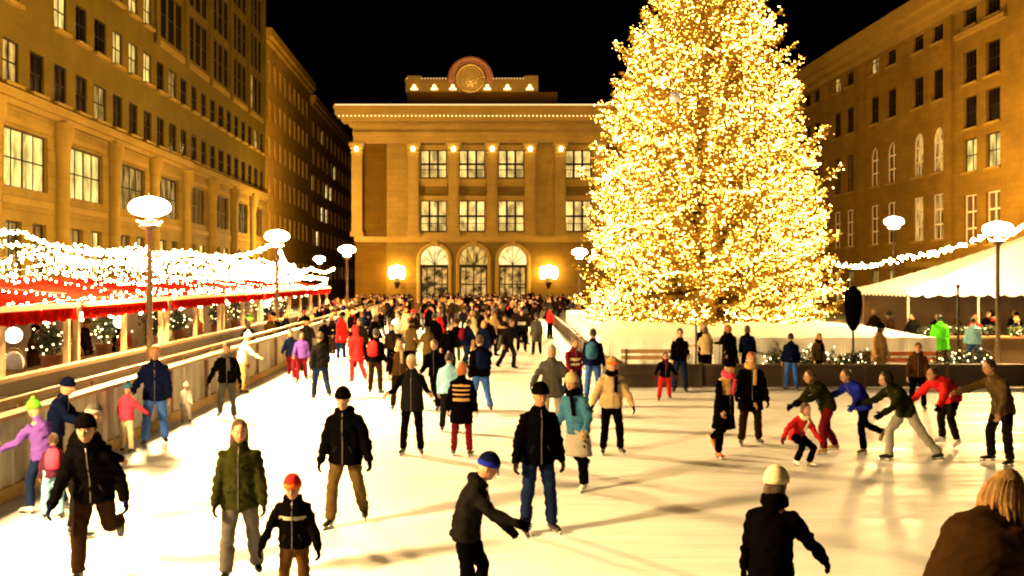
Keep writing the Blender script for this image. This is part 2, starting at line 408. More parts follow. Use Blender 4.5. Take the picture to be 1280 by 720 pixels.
    if detail and sl > 0 and sp.get('cuffs', 1):
        for n in 'LR':
            z = MB(); w_, d = S['wri' + n], S['fore' + n].normalized()
            z.tube([w_ - d * .022 * k, w_ + d * .014 * k], [.046 * k * puff, .043 * k * puff], 12, rnd=True); P.append(('cuff', z, [FB(sp.get('cuff', sp['c']))], ji))
    if sl == 0 or sp.get('shirt'):                     # sleeves of what is worn under a vest
        z = MB()
        for n in 'LR':
            s_, e_, w_ = S['sho' + n], S['elb' + n], S['wri' + n]
            z.tube([s_.lerp(S['spine'](.42), .3), s_, s_.lerp(e_, .5), e_, w_], [.06 * k, .066 * k, .058 * k, .052 * k, .043 * k], 10, rnd=True)
        torso(z, S, [(.30, .15, .11), (.44, .14, .1), (.5, .09, .08)], 12)
        P.append(('shirt', remesh(z, voxel, 2, .008 * k, 8, seed), [FB(sp.get('shirt', sp['c']))], None))
    if sp.get('skirt'):
        z = MB(); torso(z, S, [(-.46, .235, .20), (-.30, .215, .18), (-.08, .185, .15), (.06, .165, .13)], 18)
        P.append(('skirt', remesh(z, voxel, 2, .012 * k, 6, seed), [FB(sp['skirt'])], None))
    # ---- headwear and hair
    if sp.get('hair'):
        st_, cl = sp['hair']; z = MB(); kk = 1.0
        if st_ != 'bald':
            z.ball((0, .020, .022), (.086, .098, .114), 16, 12)
            if st_ == 'bob': z.ball((0, .030, -.045), (.094, .078, .105), 14, 10)
            if st_ == 'long': z.tube([(0, .02, .03), (0, .05, -.06), (0, .075, -.17), (0, .09, -.30)], [(.088, .085), (.098, .07), (.100, .052), (.07, .03)], 14, rnd=True)
            if st_ == 'flow':
                pass
            if st_ == 'pony': z.tube([(0, .09, .05), (0, .135, .03), (0, .14, -.06), (0, .12, -.14)], [.022, .03, .028, .012], 8, rnd=True)
            z = in_head(z, S)
            if st_ == 'flow':                           # long loose hair falling by its own weight
                for j_, (sx, by) in enumerate(((-1, .02), (-.5, .07), (0, .085), (.5, .07), (1, .02), (-.8, .05), (.8, .05))):
                    p0 = S['head'] + S['hrot'] @ Vector((sx * .06, by * .6, .05)) * k; p1 = S['head'] + S['hrot'] @ Vector((sx * .085, by, -.05)) * k; ln = (.36, .44, .5, .42, .38, .52, .5)[j_] * k
                    z.tube([p0, p1, p1 + Vector((sx * .02, .01, -ln * .35)), p1 + Vector((sx * .03, .0, -ln * .7)), p1 + Vector((sx * .02, -.01, -ln))], [.045 * k, .052 * k, .05 * k, .04 * k, .012 * k], 10, rnd=True)
            z = remesh(z, .013, 1, .005 if st_ == 'flow' else .006, 30 if st_ == 'flow' else 26, seed, (1.4, 1.4, .12) if st_ == 'flow' else (1, 1, .6))
            if st_ == 'flow':                           # loose strands over the mass of hair
                rg = random.Random(4); H0 = S['head']; HR = S['hrot']
                for _ in range(150):
                    a = rg.uniform(-2.3, 2.3); c_, s_ = math.cos(a), math.sin(a); rr = rg.uniform(.99, 1.10)
                    top = H0 + HR @ Vector((s_ * .03, .02 + c_ * .03, .138)) * k; mid = H0 + HR @ Vector((s_ * .100 * rr, .02 + c_ * .112 * rr, .02)) * k
                    low = H0 + HR @ Vector((s_ * .125 * rr, .02 + c_ * .125 * rr, -.07)) * k; ln = rg.uniform(.22, .55) * k; w_ = Vector((rg.gauss(0, .02), rg.gauss(0, .02), 0))
                    z.tube([top, mid, low, low + w_ + Vector((s_ * .02, 0, -ln * .5)), low + w_ * 2 + Vector((s_ * .01, -.01, -ln))], [.006 * k, .011 * k, .012 * k, .010 * k, .004 * k], 5)
            P.append(('hair', z, [hairm(cl)], None))
    if sp.get('hat'):
        kind, cl = sp['hat'][:2]; z = MB(); T = Matrix.Translation((0, .014, .044)) @ Matrix.Rotation(R(-12), 4, 'X')
        if kind in ('beanie', 'bobble'):
            dome = [(.096 * math.cos(a), .124 * math.sin(a) ** .9) for a in np.linspace(0, R(88), 8)] + [(.002, .125)]
            n_ = 30; q = MB(); q.lathe(dome, n=n_, sx=1.0, sy=1.14)
            q.v = [(x * (1 + .012 * (i % 2)), y * (1 + .012 * (i % 2)), zz) for i, (x, y, zz) in enumerate(q.v)]
            q.lathe([(.090, -.020), (.098, -.017), (.102, .006), (.101, .028), (.095, .033)], n=n_, sx=1.0, sy=1.13, mi=1)
            if kind == 'bobble': q.ball((0, 0, .135), .036, 10, 7, 1)
            z.merge(q.xf(T))
            ml = [FB(cl), FB(sp['hat'][2] if len(sp['hat']) > 2 else cl)]
        elif kind == 'cap':
            q = MB(); q.lathe([(.094, -.012)] + [(.094 * math.cos(a), .085 * math.sin(a)) for a in np.linspace(.05, R(88), 7)] + [(.002, .086)], n=22, sy=1.14)
            q.tube([(0, -.09, .0), (0, -.135, -.004), (0, -.17, -.014)], [(.075, .007), (.07, .006), (.045, .004)], 12, 1, rnd=True)
            z.merge(q.xf(T)); ml = [FB(cl), FB(cl)]
        elif kind == 'earflap':
            q = MB(); q.lathe([(.097 * math.cos(a), .115 * math.sin(a)) for a in np.linspace(0, R(88), 8)] + [(.002, .116)], n=24, sy=1.14)
            for s in (-1, 1): q.tube([(s * .088, .0, .01), (s * .09, -.005, -.06), (s * .075, -.01, -.11)], [(.012, .05), (.012, .04), (.008, .015)], 8, 1, rnd=True, xh=(1, 0, 0))
            q.ball((0, 0, .13), .03, 8, 6, 1); z.merge(q.xf(T)); ml = [FB(cl), FB(sp['hat'][2] if len(sp['hat']) > 2 else cl)]
        z = in_head(z, S); P.append(('hat', z, ml, None))
    if sp.get('scarf'):
        z = MB(); m = S['rot'](.5)
        for r_, dz in ((.092, .035), (.085, .075)):
            q = [S['spine'](.49) + m @ Vector((math.sin(R(a)) * r_, -math.cos(R(a)) * r_ * 1.05 - .012, dz + .012 * math.sin(R(a * 2)))) * k for a in range(0, 361, 30)]
            z.tube(q, [.036 * k] * len(q), 8)
        q = [S['spine'](a) + S['rot'](a) @ Vector((.045, -.155 * puff - .005, 0)) * k for a in (.50, .42, .32, .20)]
        z.tube(q, [(.04 * k, .018 * k)] * 4, 8, rnd=True)
        P.append(('scarf', remesh(z, .014 * max(k, .8), 1, .006, 20, seed), [FB(sp['scarf'])], None))
    if sp.get('pack'):
        z = MB(); m = S['rot'](.3)
        torso_c = lambda a, y: S['spine'](a) + S['rot'](a) @ Vector((0, y, 0)) * k
        z.tube([torso_c(.08, .20), torso_c(.2, .23), torso_c(.36, .22), torso_c(.44, .19)], [(.14 * k, .07 * k), (.155 * k, .085 * k), (.145 * k, .075 * k), (.10 * k, .05 * k)], 14, frames=[(S['rot'](a) @ Vector((1, 0, 0)), S['rot'](a) @ Vector((0, 1, 0))) for a in (.08, .2, .36, .44)], rnd=True)
        P.append(('backpack', remesh(z, .022, 2, .006, 8, seed), [FB(sp['pack'])], None))
    # ---- gloves
    if sp.get('glove'):
        for n in 'LR':
            z = MB(); hand(z, S, n, fat=1.22); d = S['fore' + n].normalized(); w_ = S['wri' + n]
            z.tube([w_ - d * .03 * k, w_ + d * .02 * k], [.043 * k, .040 * k], 10, rnd=True)
            P.append(('glove', z, [FB(sp['glove'])], None))
    # ---- skates / shoes
    bc = sp.get('boot', 'black')
    for n in 'LR':
        z = MB(); an, kn, fd, fu = S['ank' + n], S['knee' + n], S['fd' + n], S['fu' + n]; up = (kn - an).normalized(); lt = fd.cross(fu).normalized(); q = 1.0 * k
        z.tube([an + up * .12 * q, an + up * .03 * q, an - fu * .02 * q, an - fu * .06 * q], [.056 * q, .050 * q, (.046 * q, .05 * q), (.042 * q, .055 * q)], 10, xh=lt)
        base = an - fu * .045 * q
        z.tube([base - fd * .055 * q, base + fd * .02 * q, base + fd * .10 * q - fu * .006 * q, base + fd * .17 * q - fu * .012 * q], [(.038 * q, .034 * q), (.044 * q, .040 * q), (.045 * q, .031 * q), (.034 * q, .022 * q)], 10, xh=lt, rnd=True)
        bi = len(P); P.append(('ice_skate' if skates else 'shoe', z, [mat('boot_' + bc, PAL[bc], .4, .2, 12, spec=.5)], None))
        if skates:
            z = MB(); o = an - fu * .075 * q
            fr = Matrix((lt, fd, fu)).transposed().to_4x4(); fr.translation = o
            z.box(-.004 * q, .004 * q, -.085 * q, .20 * q, -.043 * q, -.022 * q, 0, fr)
            z.box(-.010 * q, .010 * q, -.05 * q, -.02 * q, -.0225 * q, .006 * q, 0, fr); z.box(-.010 * q, .010 * q, .10 * q, .14 * q, -.0225 * q, .006 * q, 0, fr)
            P.append(('blade', z, [mat('blade_steel', (.55, .55, .56), .25, .1, metal=1.0)], bi))
    lo = min(min(v[2] for v in q[1].v) for q in P if q[0] in ('ice_skate', 'shoe', 'blade'))
    dz = -lo; T = Matrix.Translation((0, 0, dz))
    for q in P: q[1].xf(T)
    return P

ICE_Z = .008
def person(label, loc, sp, group=None, cat='person', detail=1, voxel=.02):
    """build one figure with its clothes as parts"""
    P = make_parts(sp, voxel, detail)
    r = thing('person', label, cat, (loc[0], loc[1], loc[2] if len(loc) > 2 else ICE_Z), R(sp.get('yaw', 0)), group)
    objs = []
    for nm, mb, ml, par in P:
        objs.append(mb.build(nm, ml, r if par is None else objs[par], True))
    return r
def merged(sp, voxel=.03):
    """the same figure as one mesh with material slots, for people too far off to show their parts"""
    P = make_parts(sp, voxel, 0); out = MB(); slots = []
    role = {'body': 'skin', 'jacket': 'coat', 'coat': 'coat', 'vest': 'coat', 'trousers': 'trousers', 'hair': 'hair', 'hat': 'hat', 'ice_skate': 'boot', 'shoe': 'boot', 'blade': 'boot', 'glove': 'glove', 'scarf': 'scarf', 'skirt': 'trousers', 'shirt': 'coat', 'backpack': 'scarf'}
    for nm, mb, ml, par in P:
        ro = role[nm]
        if ro not in slots: slots.append(ro)
        out.merge(mb, slots.index(ro))
    me = out.mesh('person', [FB('black')] * len(slots), True)
    return me, slots
# ------------------------------------------------------------------ world, camera
W = bpy.data.worlds.new('World'); sc.world = W; W.use_nodes = True
N_, L_ = W.node_tree.nodes, W.node_tree.links; N_.clear()
wo = N_.new('ShaderNodeOutputWorld'); bg = N_.new('ShaderNodeBackground'); sk_ = N_.new('ShaderNodeTexSky'); sk_.sky_type = 'NISHITA'
sk_.sun_disc = False; sk_.sun_elevation = R(-9); sk_.sun_rotation = R(200); bg.inputs['Strength'].default_value = .004
L_.new(sk_.outputs[0], bg.inputs[0]); L_.new(bg.outputs[0], wo.inputs[0])
cd = bpy.data.cameras.new('camera'); cam = bpy.data.objects.new('camera', cd); COL.objects.link(cam); sc.camera = cam
cam.location = (0, 0, EYE); cam.rotation_euler = (R(90), 0, 0)
cd.sensor_width = 36; cd.lens = 36 * F / 1280; cd.shift_x = (640 - CX) / 1280; cd.shift_y = -(360 - CY) / 1280
cd.clip_start = .1; cd.clip_end = 3000
mo = bpy.data.lights.new('moon', 'SUN'); mo.energy = .004; mo.angle = R(.5); mo.color = (.8, .85, 1); moo = bpy.data.objects.new('moon', mo); COL.objects.link(moo); moo.rotation_euler = (R(40), 0, R(30))
sc.view_settings.view_transform = 'Standard'; sc.view_settings.look = 'None'; sc.view_settings.exposure = 0; sc.view_settings.gamma = 1
sc.cycles.use_denoising = True; sc.cycles.filter_width = 2.1; sc.cycles.max_bounces = 5; sc.cycles.diffuse_bounces = 3; sc.cycles.glossy_bounces = 2; sc.cycles.transparent_max_bounces = 6
sc.cycles.sample_clamp_indirect = 4; sc.cycles.caustics_reflective = False; sc.cycles.caustics_refractive = False; sc.cycles.use_light_tree = True

# ------------------------------------------------------------------ ground, ice
g = MB(); g.quad((-1500, -300, 0), (1500, -300, 0), (1500, 2500, 0), (-1500, 2500, 0))
tag(g.build('ground', mat('paving', (.16, .14, .115), .8, .35, .7, .3, 6)), kind='structure')
def ice_mat():
    m, nt, N, L = nodes('ice'); out = N.new('ShaderNodeOutputMaterial'); b = N.new('ShaderNodeBsdfPrincipled'); L.new(b.outputs[0], out.inputs[0])
    tc = N.new('ShaderNodeTexCoord')
    n1 = N.new('ShaderNodeTexNoise'); n1.inputs['Scale'].default_value = .35; n1.inputs['Detail'].default_value = 6; L.new(tc.outputs['Object'], n1.inputs['Vector'])
    mp = N.new('ShaderNodeMapping'); mp.inputs['Scale'].default_value = (.25, 2.2, 1); mp.inputs['Rotation'].default_value = (0, 0, R(8)); L.new(tc.outputs['Object'], mp.inputs[0])
    n2 = N.new('ShaderNodeTexNoise'); n2.inputs['Scale'].default_value = 1.0; n2.inputs['Detail'].default_value = 6; n2.inputs['Distortion'].default_value = .8; L.new(mp.outputs[0], n2.inputs['Vector'])
    # fine long skate scratches
    m2 = N.new('ShaderNodeMapping'); m2.inputs['Rotation'].default_value = (0, 0, R(-14)); m2.inputs['Scale'].default_value = (.4, 20, 1); L.new(tc.outputs['Object'], m2.inputs[0])
    n3 = N.new('ShaderNodeTexNoise'); n3.inputs['Scale'].default_value = 1.2; n3.inputs['Detail'].default_value = 8; n3.inputs['Distortion'].default_value = 1.6; L.new(m2.outputs[0], n3.inputs['Vector'])
    mr = N.new('ShaderNodeMapRange'); mr.inputs['From Min'].default_value = .56; mr.inputs['From Max'].default_value = .70; L.new(n3.outputs['Fac'], mr.inputs['Value']); scr = mr.outputs[0]
    a = N.new('ShaderNodeMath'); a.operation = 'MULTIPLY'; L.new(n1.outputs['Fac'], a.inputs[0]); L.new(n2.outputs['Fac'], a.inputs[1])
    cr = N.new('ShaderNodeMapRange'); cr.inputs['From Min'].default_value = .12; cr.inputs['From Max'].default_value = .38; cr.inputs['To Min'].default_value = .62; cr.inputs['To Max'].default_value = .80; L.new(a.outputs[0], cr.inputs['Value'])
    su = N.new('ShaderNodeMath'); su.operation = 'MULTIPLY_ADD'; su.inputs[1].default_value = -.24; L.new(scr, su.inputs[0]); L.new(cr.outputs[0], su.inputs[2])
    cb = N.new('ShaderNodeCombineColor'); L.new(su.outputs[0], cb.inputs[0])
    for i_, g_ in ((1, 1.06), (2, 1.25)):
        mq = N.new('ShaderNodeMath'); mq.operation = 'MULTIPLY'; mq.inputs[1].default_value = g_; L.new(su.outputs[0], mq.inputs[0]); L.new(mq.outputs[0], cb.inputs[i_])
    L.new(cb.outputs[0], b.inputs['Base Color'])
    ro = N.new('ShaderNodeMapRange'); ro.inputs['From Min'].default_value = .3; ro.inputs['From Max'].default_value = .7; ro.inputs['To Min'].default_value = .38; ro.inputs['To Max'].default_value = .65; L.new(n2.outputs['Fac'], ro.inputs['Value'])
    L.new(ro.outputs[0], b.inputs['Roughness']); b.inputs['Specular IOR Level'].default_value = .14
    bp = N.new('ShaderNodeBump'); bp.inputs['Strength'].default_value = .25; bp.inputs['Distance'].default_value = .01; L.new(n2.outputs['Fac'], bp.inputs['Height']); L.new(bp.outputs[0], b.inputs['Normal'])
    return m
ice = MB()
ice.add([(-6.6, 2, .006), (16, 2, .006), (16, 28.7, .006), (4.4, 28.7, .006), (6.2, 78, .006), (-6.6, 78, .006)], [(0, 1, 2, 3), (0, 3, 4, 5)])
tag(ice.build('ice', ice_mat()), kind='structure')

# ------------------------------------------------------------------ façade tools (local x along the wall, z up, front faces -y)
def wall_mesh(W0, W1, Z0, Z1, ops, depth=.34):
    """a wall sheet with real openings and reveals; ops = (u0, u1, z0, z1, arched)"""
    mb = MB(); us = sorted({W0, W1} | {o[0] for o in ops} | {o[1] for o in ops}); zs = sorted({Z0, Z1} | {o[2] for o in ops} | {o[3] for o in ops})
    for j in range(len(zs) - 1):
        run = None
        for i in range(len(us) - 1):
            cu, cz = (us[i] + us[i + 1]) / 2, (zs[j] + zs[j + 1]) / 2
            hole = any(o[0] < cu < o[1] and o[2] < cz < o[3] for o in ops)
            if not hole:
                if run is None: run = us[i]
            if hole or i == len(us) - 2:
                end = us[i] if hole else us[i + 1]
                if run is not None and end > run: mb.quad((run, 0, zs[j]), (end, 0, zs[j]), (end, 0, zs[j + 1]), (run, 0, zs[j + 1]))
                run = None
    for o in ops:
        a, b, c, d = o[:4]; D = depth
        mb.quad((a, 0, c), (a, D, c), (b, D, c), (b, 0, c))
        if len(o) > 4 and o[4]:
            r = (b - a) / 2; s = d - r; m = (a + b) / 2; q = [(m - r * math.cos(t), s + r * math.sin(t)) for t in np.linspace(0, math.pi, 15)]
            mb.quad((a, 0, c), (a, 0, s), (a, D, s), (a, D, c)); mb.quad((b, 0, c), (b, D, c), (b, D, s), (b, 0, s))
            for i in range(14):
                (x1, z1), (x2, z2) = q[i], q[i + 1]; k = a if i < 7 else b
                mb.quad((x1, 0, z1), (x2, 0, z2), (x2, D, z2), (x1, D, z1)); mb.add([(x1, 0, z1), (k, 0, d), (x2, 0, z2)], [(0, 1, 2)])
            mb.add([(m, 0, d), (a, 0, d), (q[7][0], 0, q[7][1])], [(0, 1, 2)])
        else:
            mb.quad((a, 0, c), (a, 0, d), (a, D, d), (a, D, c)); mb.quad((b, 0, c), (b, D, c), (b, D, d), (b, 0, d)); mb.quad((a, 0, d), (b, 0, d), (b, D, d), (a, D, d))
    return mb
WC = {}
def window(par, u, z, w, h, nx, nz, fm, pm, arch=False, sill=None, depth=.2, split=None, b=.035):
    """frame (with its bars) as a part, the glass as a sub-part; meshes are shared between equal windows"""
    key = (round(w, 2), round(h, 2), nx, nz, fm.name, arch, sill.name if sill else 0, split, b)
    if key not in WC:
        m = MB(); f = .07
        m.box(-w / 2, -w / 2 + f, 0, .10, 0, h - (w / 2 if arch else 0)); m.box(w / 2 - f, w / 2, 0, .10, 0, h - (w / 2 if arch else 0))
        m.box(-w / 2 + f, w / 2 - f, .002, .098, 0, f)
        if arch:
            q = [((w / 2 - f / 2) * math.cos(t), .05, h - w / 2 + (w / 2 - f / 2) * math.sin(t)) for t in np.linspace(0, math.pi, 13)]
            m.tube(q, [(f / 2, .05)] * 13, 4, xh=(1, 0, 0))
        else: m.box(-w / 2 + f, w / 2 - f, .002, .098, h - f, h)
        for i in range(1, nx): x = -w / 2 + w * i / nx; wd = b * (2.2 if split and i % split == 0 else 1); m.box(x - wd, x + wd, .014, .086, f, h - f - (.1 * w if arch else 0))
        for i in range(1, nz): zz = h * i / nz; m.box(-w / 2 + f, w / 2 - f, .022, .078, zz - b, zz + b)
        if sill: m.box(-w / 2 - .12, w / 2 + .12, -.34, -.002, -.16, -.004, 1)
        g = MB(); r = w / 2
        if arch: g.add([(-r + f, .05, f), (r - f, .05, f)] + [((r - f) * math.cos(t), .05, h - r + (r - f) * math.sin(t)) for t in np.linspace(0, math.pi, 13)], [tuple(range(15))])
        else: g.quad((-r + f, .05, f), (r - f, .05, f), (r - f, .05, h - f), (-r + f, .05, h - f))
        WC[key] = (m.mesh('window', [fm, sill or fm]), g.mesh('pane', [pm]))
    a, b = WC[key]; o = link('window', a, par); o.location = (u, depth, z)
    p = link('pane', b, o)
    if p.data.materials[0] != pm: p.material_slots[0].link = 'OBJECT'; p.material_slots[0].material = pm
    return o
glass_dark = mat('glass_dark', (.0025, .002, .0016), .12, .5, .8, spec=.25)
glass_brown = mat('glass_brown', (.05, .032, .012), .15, .6, .8, spec=.6)
lit_a = emis('pane_lit', (1.0, .68, .17), 1.15, .55, 1.1, False, .35, (1.5, 1, .6))
lit_b = emis('pane_dim', (1.0, .58, .13), .42, .8, 1.5, False, .5, (1.6, 1, .5))
lit_c = emis('pane_bright', (1.0, .80, .36), 2.6, .5, 1.2, False, .2, (1.2, 1, .5))
frame_dk = mat('frame_dark', (.006, .004, .002), .6, .2, spec=.08); frame_st = mat('frame_stone', (.34, .27, .17), .8, .2); frame_wh = mat('frame_cream', (.5, .42, .28), .6, .2)
# ------------------------------------------------------------------ left-hand office building: stone base, brick storeys
rnd = random.Random(11)
LX = -20.0
brickA = stone('stone_ochre', (.066, .045, .0045), .6, .2, .008, .06, .85, .30); baseA = stone('stone_base', (.115, .075, .012), 1.5, .62, .02, .08, .8, .35)
trimA = stone('stone_trim', (.14, .09, .015), 2.4, .8, .012, .06, .75, .3)
def faced(name, label, cat, loc, rz): return thing(name, label, cat, loc, rz)
A = faced('office_building', 'tall ochre brick office block with a stone base behind the red stall canopies', 'building', (LX, 26, 0), R(90))
AW = 71.0
ops = []; wins = []
colsA = [1.3 + i * 2.62 for i in range(27)]
BY = [(1.0 + i * 7.0) for i in range(10)]                    # bays of the stone base
for bx in BY:
    ops.append((bx + 1.0, bx + 5.4, 7.2, 9.8)); wins.append((bx + 3.2, 7.2, 4.4, 2.6, 4, 2, 'base'))
    for o_ in (1.15, 3.75): ops.append((bx + o_, bx + o_ + 1.5, 2.4, 5.7)); wins.append((bx + o_ + .75, 2.4, 1.5, 3.3, 2, 3, 'low'))
for i, u in enumerate(colsA):
    w = 1.75 if i % 5 == 0 else 1.5
    ops.append((u - w / 2, u + w / 2, 11.75, 13.65)); wins.append((u, 11.75, w, 1.9, 2, 2, 'r2'))
    if i % 4 != 3 or i > 9: ops.append((u - w / 2, u + w / 2, 15.35, 17.25)); wins.append((u, 15.35, w, 1.9, 2, 2, 'r3'))
    if u < 36: ops.append((u - w / 2, u + w / 2, 18.95, 20.85)); wins.append((u, 18.95, w, 1.9, 2, 2, 'r4')); ops.append((u - w / 2, u + w / 2, 22.6, 24.5)); wins.append((u, 22.6, w, 1.9, 2, 2, 'r5'))
for k in range(5):                                           # tall bays of three dark lights between piers
    for j in range(3):
        u = 38.6 + k * 6.6 + j * 1.75
        for z0, hh, t in ((19.0, 3.2, 'f1'), (22.9, 3.2, 'f2'), (26.8, 3.2, 'f3')): ops.append((u - .78, u + .78, z0, z0 + hh)); wins.append((u, z0, 1.56, hh, 2, 2, t))
base_ops = [o for o in ops if o[3] < 11]; up_ops = [o for o in ops if o[3] > 11]
w_ = wall_mesh(0, AW, 11.35, 36, up_ops, .2); w_.build('wall', brickA, A)
w_ = wall_mesh(0, AW, 0, 10.7, base_ops); w_.xf(Matrix.Translation((0, -.18, 0))); w_.build('stone_base', baseA, A)
m = MB(); m.box(0, AW, .36, 24, 0, 35.9); m.build('core', mat('core_dark', (.02, .017, .012), .9), A)
m = MB(); m.box(-.4, AW + .1, -.62, .3, 10.95, 11.36); m.box(-.2, AW + .05, -.42, .3, 10.70, 10.952); m.build('string_course', trimA, A)
m = MB(); m.box(-.4, AW + .1, -.9, .4, 35.5, 36.3); m.build('cornice', trimA, A)
for bx in BY:
    m = MB(); m.box(bx + .6, bx + 5.8, -.30, -.178, 6.45, 6.75); m.build('window_sill', trimA, A)
    m = MB(); m.box(bx + .7, bx + 5.7, -.27, -.178, 9.95, 10.2); m.build('window_hood', trimA, A)
for bx in BY:
    m = MB(); m.lathe([(.52, 0), (.52, .5), (.40, .6), (.37, 9.2), (.42, 9.3), (.42, 9.5), (.55, 9.9), (.58, 10.2), (.58, 10.699)], (bx - .3, -.28, 0), 16); m.build('pilaster', trimA, A, True)
for k in range(6):
    m = MB(); u = 36.6 + k * 6.6; m.box(u, u + .7, -.22, -.003, 18.2, 35.4); m.build('pier', brickA, A)
m = MB(); m.box(36.6, AW, -.10, -.0025, 18.3, 18.7); m.build('band', trimA, A)
for (u, z0, w, h, nx, nz, t) in wins:
    Y = 26 + u
    if t == 'base': pm = lit_a if Y < 55 else (lit_b if rnd.random() < .6 else glass_brown)
    elif t == 'low': pm = rnd.choice([lit_a, lit_b, lit_b, glass_brown])
    elif t == 'r3' and (46 < Y < 48.5 or 55 < Y < 62): pm = lit_a
    elif t == 'r4' and (43 < Y < 48 or 58.5 < Y < 65): pm = lit_a
    elif t in ('r4', 'r5') and rnd.random() < .15: pm = lit_b
    elif t[0] == 'f': pm = lit_b if rnd.random() < .05 else glass_dark
    else: pm = lit_b if rnd.random() < .05 else glass_dark
    window(A, u, z0, w, h, nx, nz, frame_dk, pm, sill=trimA if t in ('r2', 'r3', 'r4', 'r5') else None, depth=.09 if t not in ('base', 'low') else .02, split=2 if t == 'base' else None)

# ------------------------------------------------------------------ the two lower blocks further up the same side
def plain_block(label, y0, wd, ht, wmat, rows, pitch, ww, wh, lits, wall_cornice=True):
    B = faced('office_building', label, 'building', (LX, y0, 0), R(90)); ops = []; ws = []
    n = int((wd - 1.5) / pitch)
    for z0 in rows:
        for i in range(n):
            u = 1.6 + i * pitch
            ops.append((u - ww / 2, u + ww / 2, z0, z0 + wh)); ws.append((u, z0))
    wall_mesh(0, wd, 0, ht, ops).build('wall', wmat, B)
    m = MB(); m.box(0.01, wd, .36, 20, 0, ht - .05); m.build('core', MATS['core_dark'], B)
    m = MB(); m.box(-.3, wd, -.7, .5, ht - .5, ht + .3); m.box(-.1, wd, -.35, .5, ht - .9, ht - .502); m.build('cornice', wmat, B)
    m = MB(); m.box(0, wd, -.16, -.003, 6.2, 6.6); m.build('string_course', wmat, B)
    for i, (u, z0) in enumerate(ws):
        r = rnd.random(); pm = lit_c if (i in lits) else lit_b if r < .16 else glass_dark
        window(B, u, z0, ww, wh, 2, 2, frame_dk, pm)
    return B
plain_block('middle brown office block between the tall ochre block and the far dark one', 97.05, 28, 27.6, stone('stone_brown', (.25, .145, .018), .5, .18, .012, .1, .85, .35), (3, 7.8, 11.6, 15.4, 19.2, 23.0), 2.9, 1.3, 2.0, (13,))
plain_block('dark far office block with a few bright windows, at the street end beside the hall', 125.1, 60, 26.2, stone('stone_far', (.26, .14, .02), .5, .18, .012, .1, .85, .35), (3, 7.5, 11, 14.5, 18, 21.5), 4.2, 2.2, 2.0, (14, 28, 29, 42, 43, 57))

# ------------------------------------------------------------------ right-hand building
RX = 34.0; K = RX / 30
rb = stone('stone_right', (.095, .053, .006), 1.1, .42, .012, .10, .85, .3); rt = stone('stone_right_trim', (.14, .085, .014), 2, .6, .01, .06, .8, .3)
RY1 = 104.0
RB = faced('municipal_building', 'long sandstone block with paired windows and deep eaves behind the white marquee', 'building', (RX, RY1, 0), R(-90))   # local x runs towards the camera
ops = []; ws = []
pairs = [(98.5, 96.0), (90.6, 87.6), (82.3, 79.0), (74.3, 71.2), (66.6, 63.7)]
for k, pr in enumerate(pairs):
    for j, Y in enumerate(pr):
        u = RY1 - Y; w = 1.75
        near = k == 4
        if near: rows = [(18.3, 1.75, 0), (14.9, 1.95, 0), (12.2, 1.9, 0), (9.6, 1.95, 1), (5.2, 3.0, 2), (1.0, 2.6, 3)]
        else: rows = [(18.3, 1.75, 0), (14.6, 2.0, 0), (10.0, 2.9, 5 if k in (2, 3) else 4), (5.7, 2.9, 2), (1.0, 2.8, 3)]
        for z0, h, t in rows:
            z0 = 3.2 + (z0 - 3.2) * K; h *= K if t != 5 else K
            arch = t == 5
            ops.append((u - w / 2, u + w / 2, z0, z0 + h, arch)); ws.append((u, z0, w, h, t, arch, k, j))
RH = 3.2 + (18.9 - 3.2) * K + 2.2
wall_mesh(0, 50, 0, RH, ops).build('wall', rb, RB)
m = MB(); m.box(0, 50, .36, 22, 0, RH - .05); m.build('core', MATS['core_dark'], RB)
m = MB(); m.box(-.5, 51, -1.5, .5, RH - .55, RH + .45); m.box(-.3, 50.5, -.9, .5, RH - 1.1, RH - .552); m.box(-.2, 50.2, -.35, .5, RH - 1.6, RH - 1.102); m.build('eaves', rt, RB)
m = MB(); m.box(0, 50, -.18, -.003, 4.05, 4.45); m.build('string_course', rt, RB)
for Y in (93.6, 85.0, 76.7, 69.2): m = MB(); u = RY1 - Y; m.box(u - .55, u + .55, -.30, -.003, 0, RH - 1.61); m.build('pilaster', rb, RB)
m = MB(); u = RY1 - 65.15; m.box(u - 3.2, u + 3.2, -.28, -.003, 3.2 + 14.55 * K, 3.2 + 14.85 * K); m.build('balcony_slab', rt, RB)
for (u, z0, w, h, t, arch, k, j) in ws:
    r = rnd.random()
    if t == 5: pm = glass_brown if (k, j) not in ((3, 1), (3, 0)) else lit_b
    elif t == 4: pm = glass_brown
    elif t == 1: pm = lit_a
    elif t == 2: pm = [glass_brown, glass_brown, glass_brown, lit_b, glass_brown][k]
    elif t == 3: pm = lit_b
    else: pm = lit_b if r < .10 else glass_dark
    window(RB, u, z0, w, h, 2, 2 if h < 2.6 else 3, frame_st if t in (5, 2) else frame_dk, pm, arch=arch, sill=rt, b=.06 if t in (5, 2) else .035)

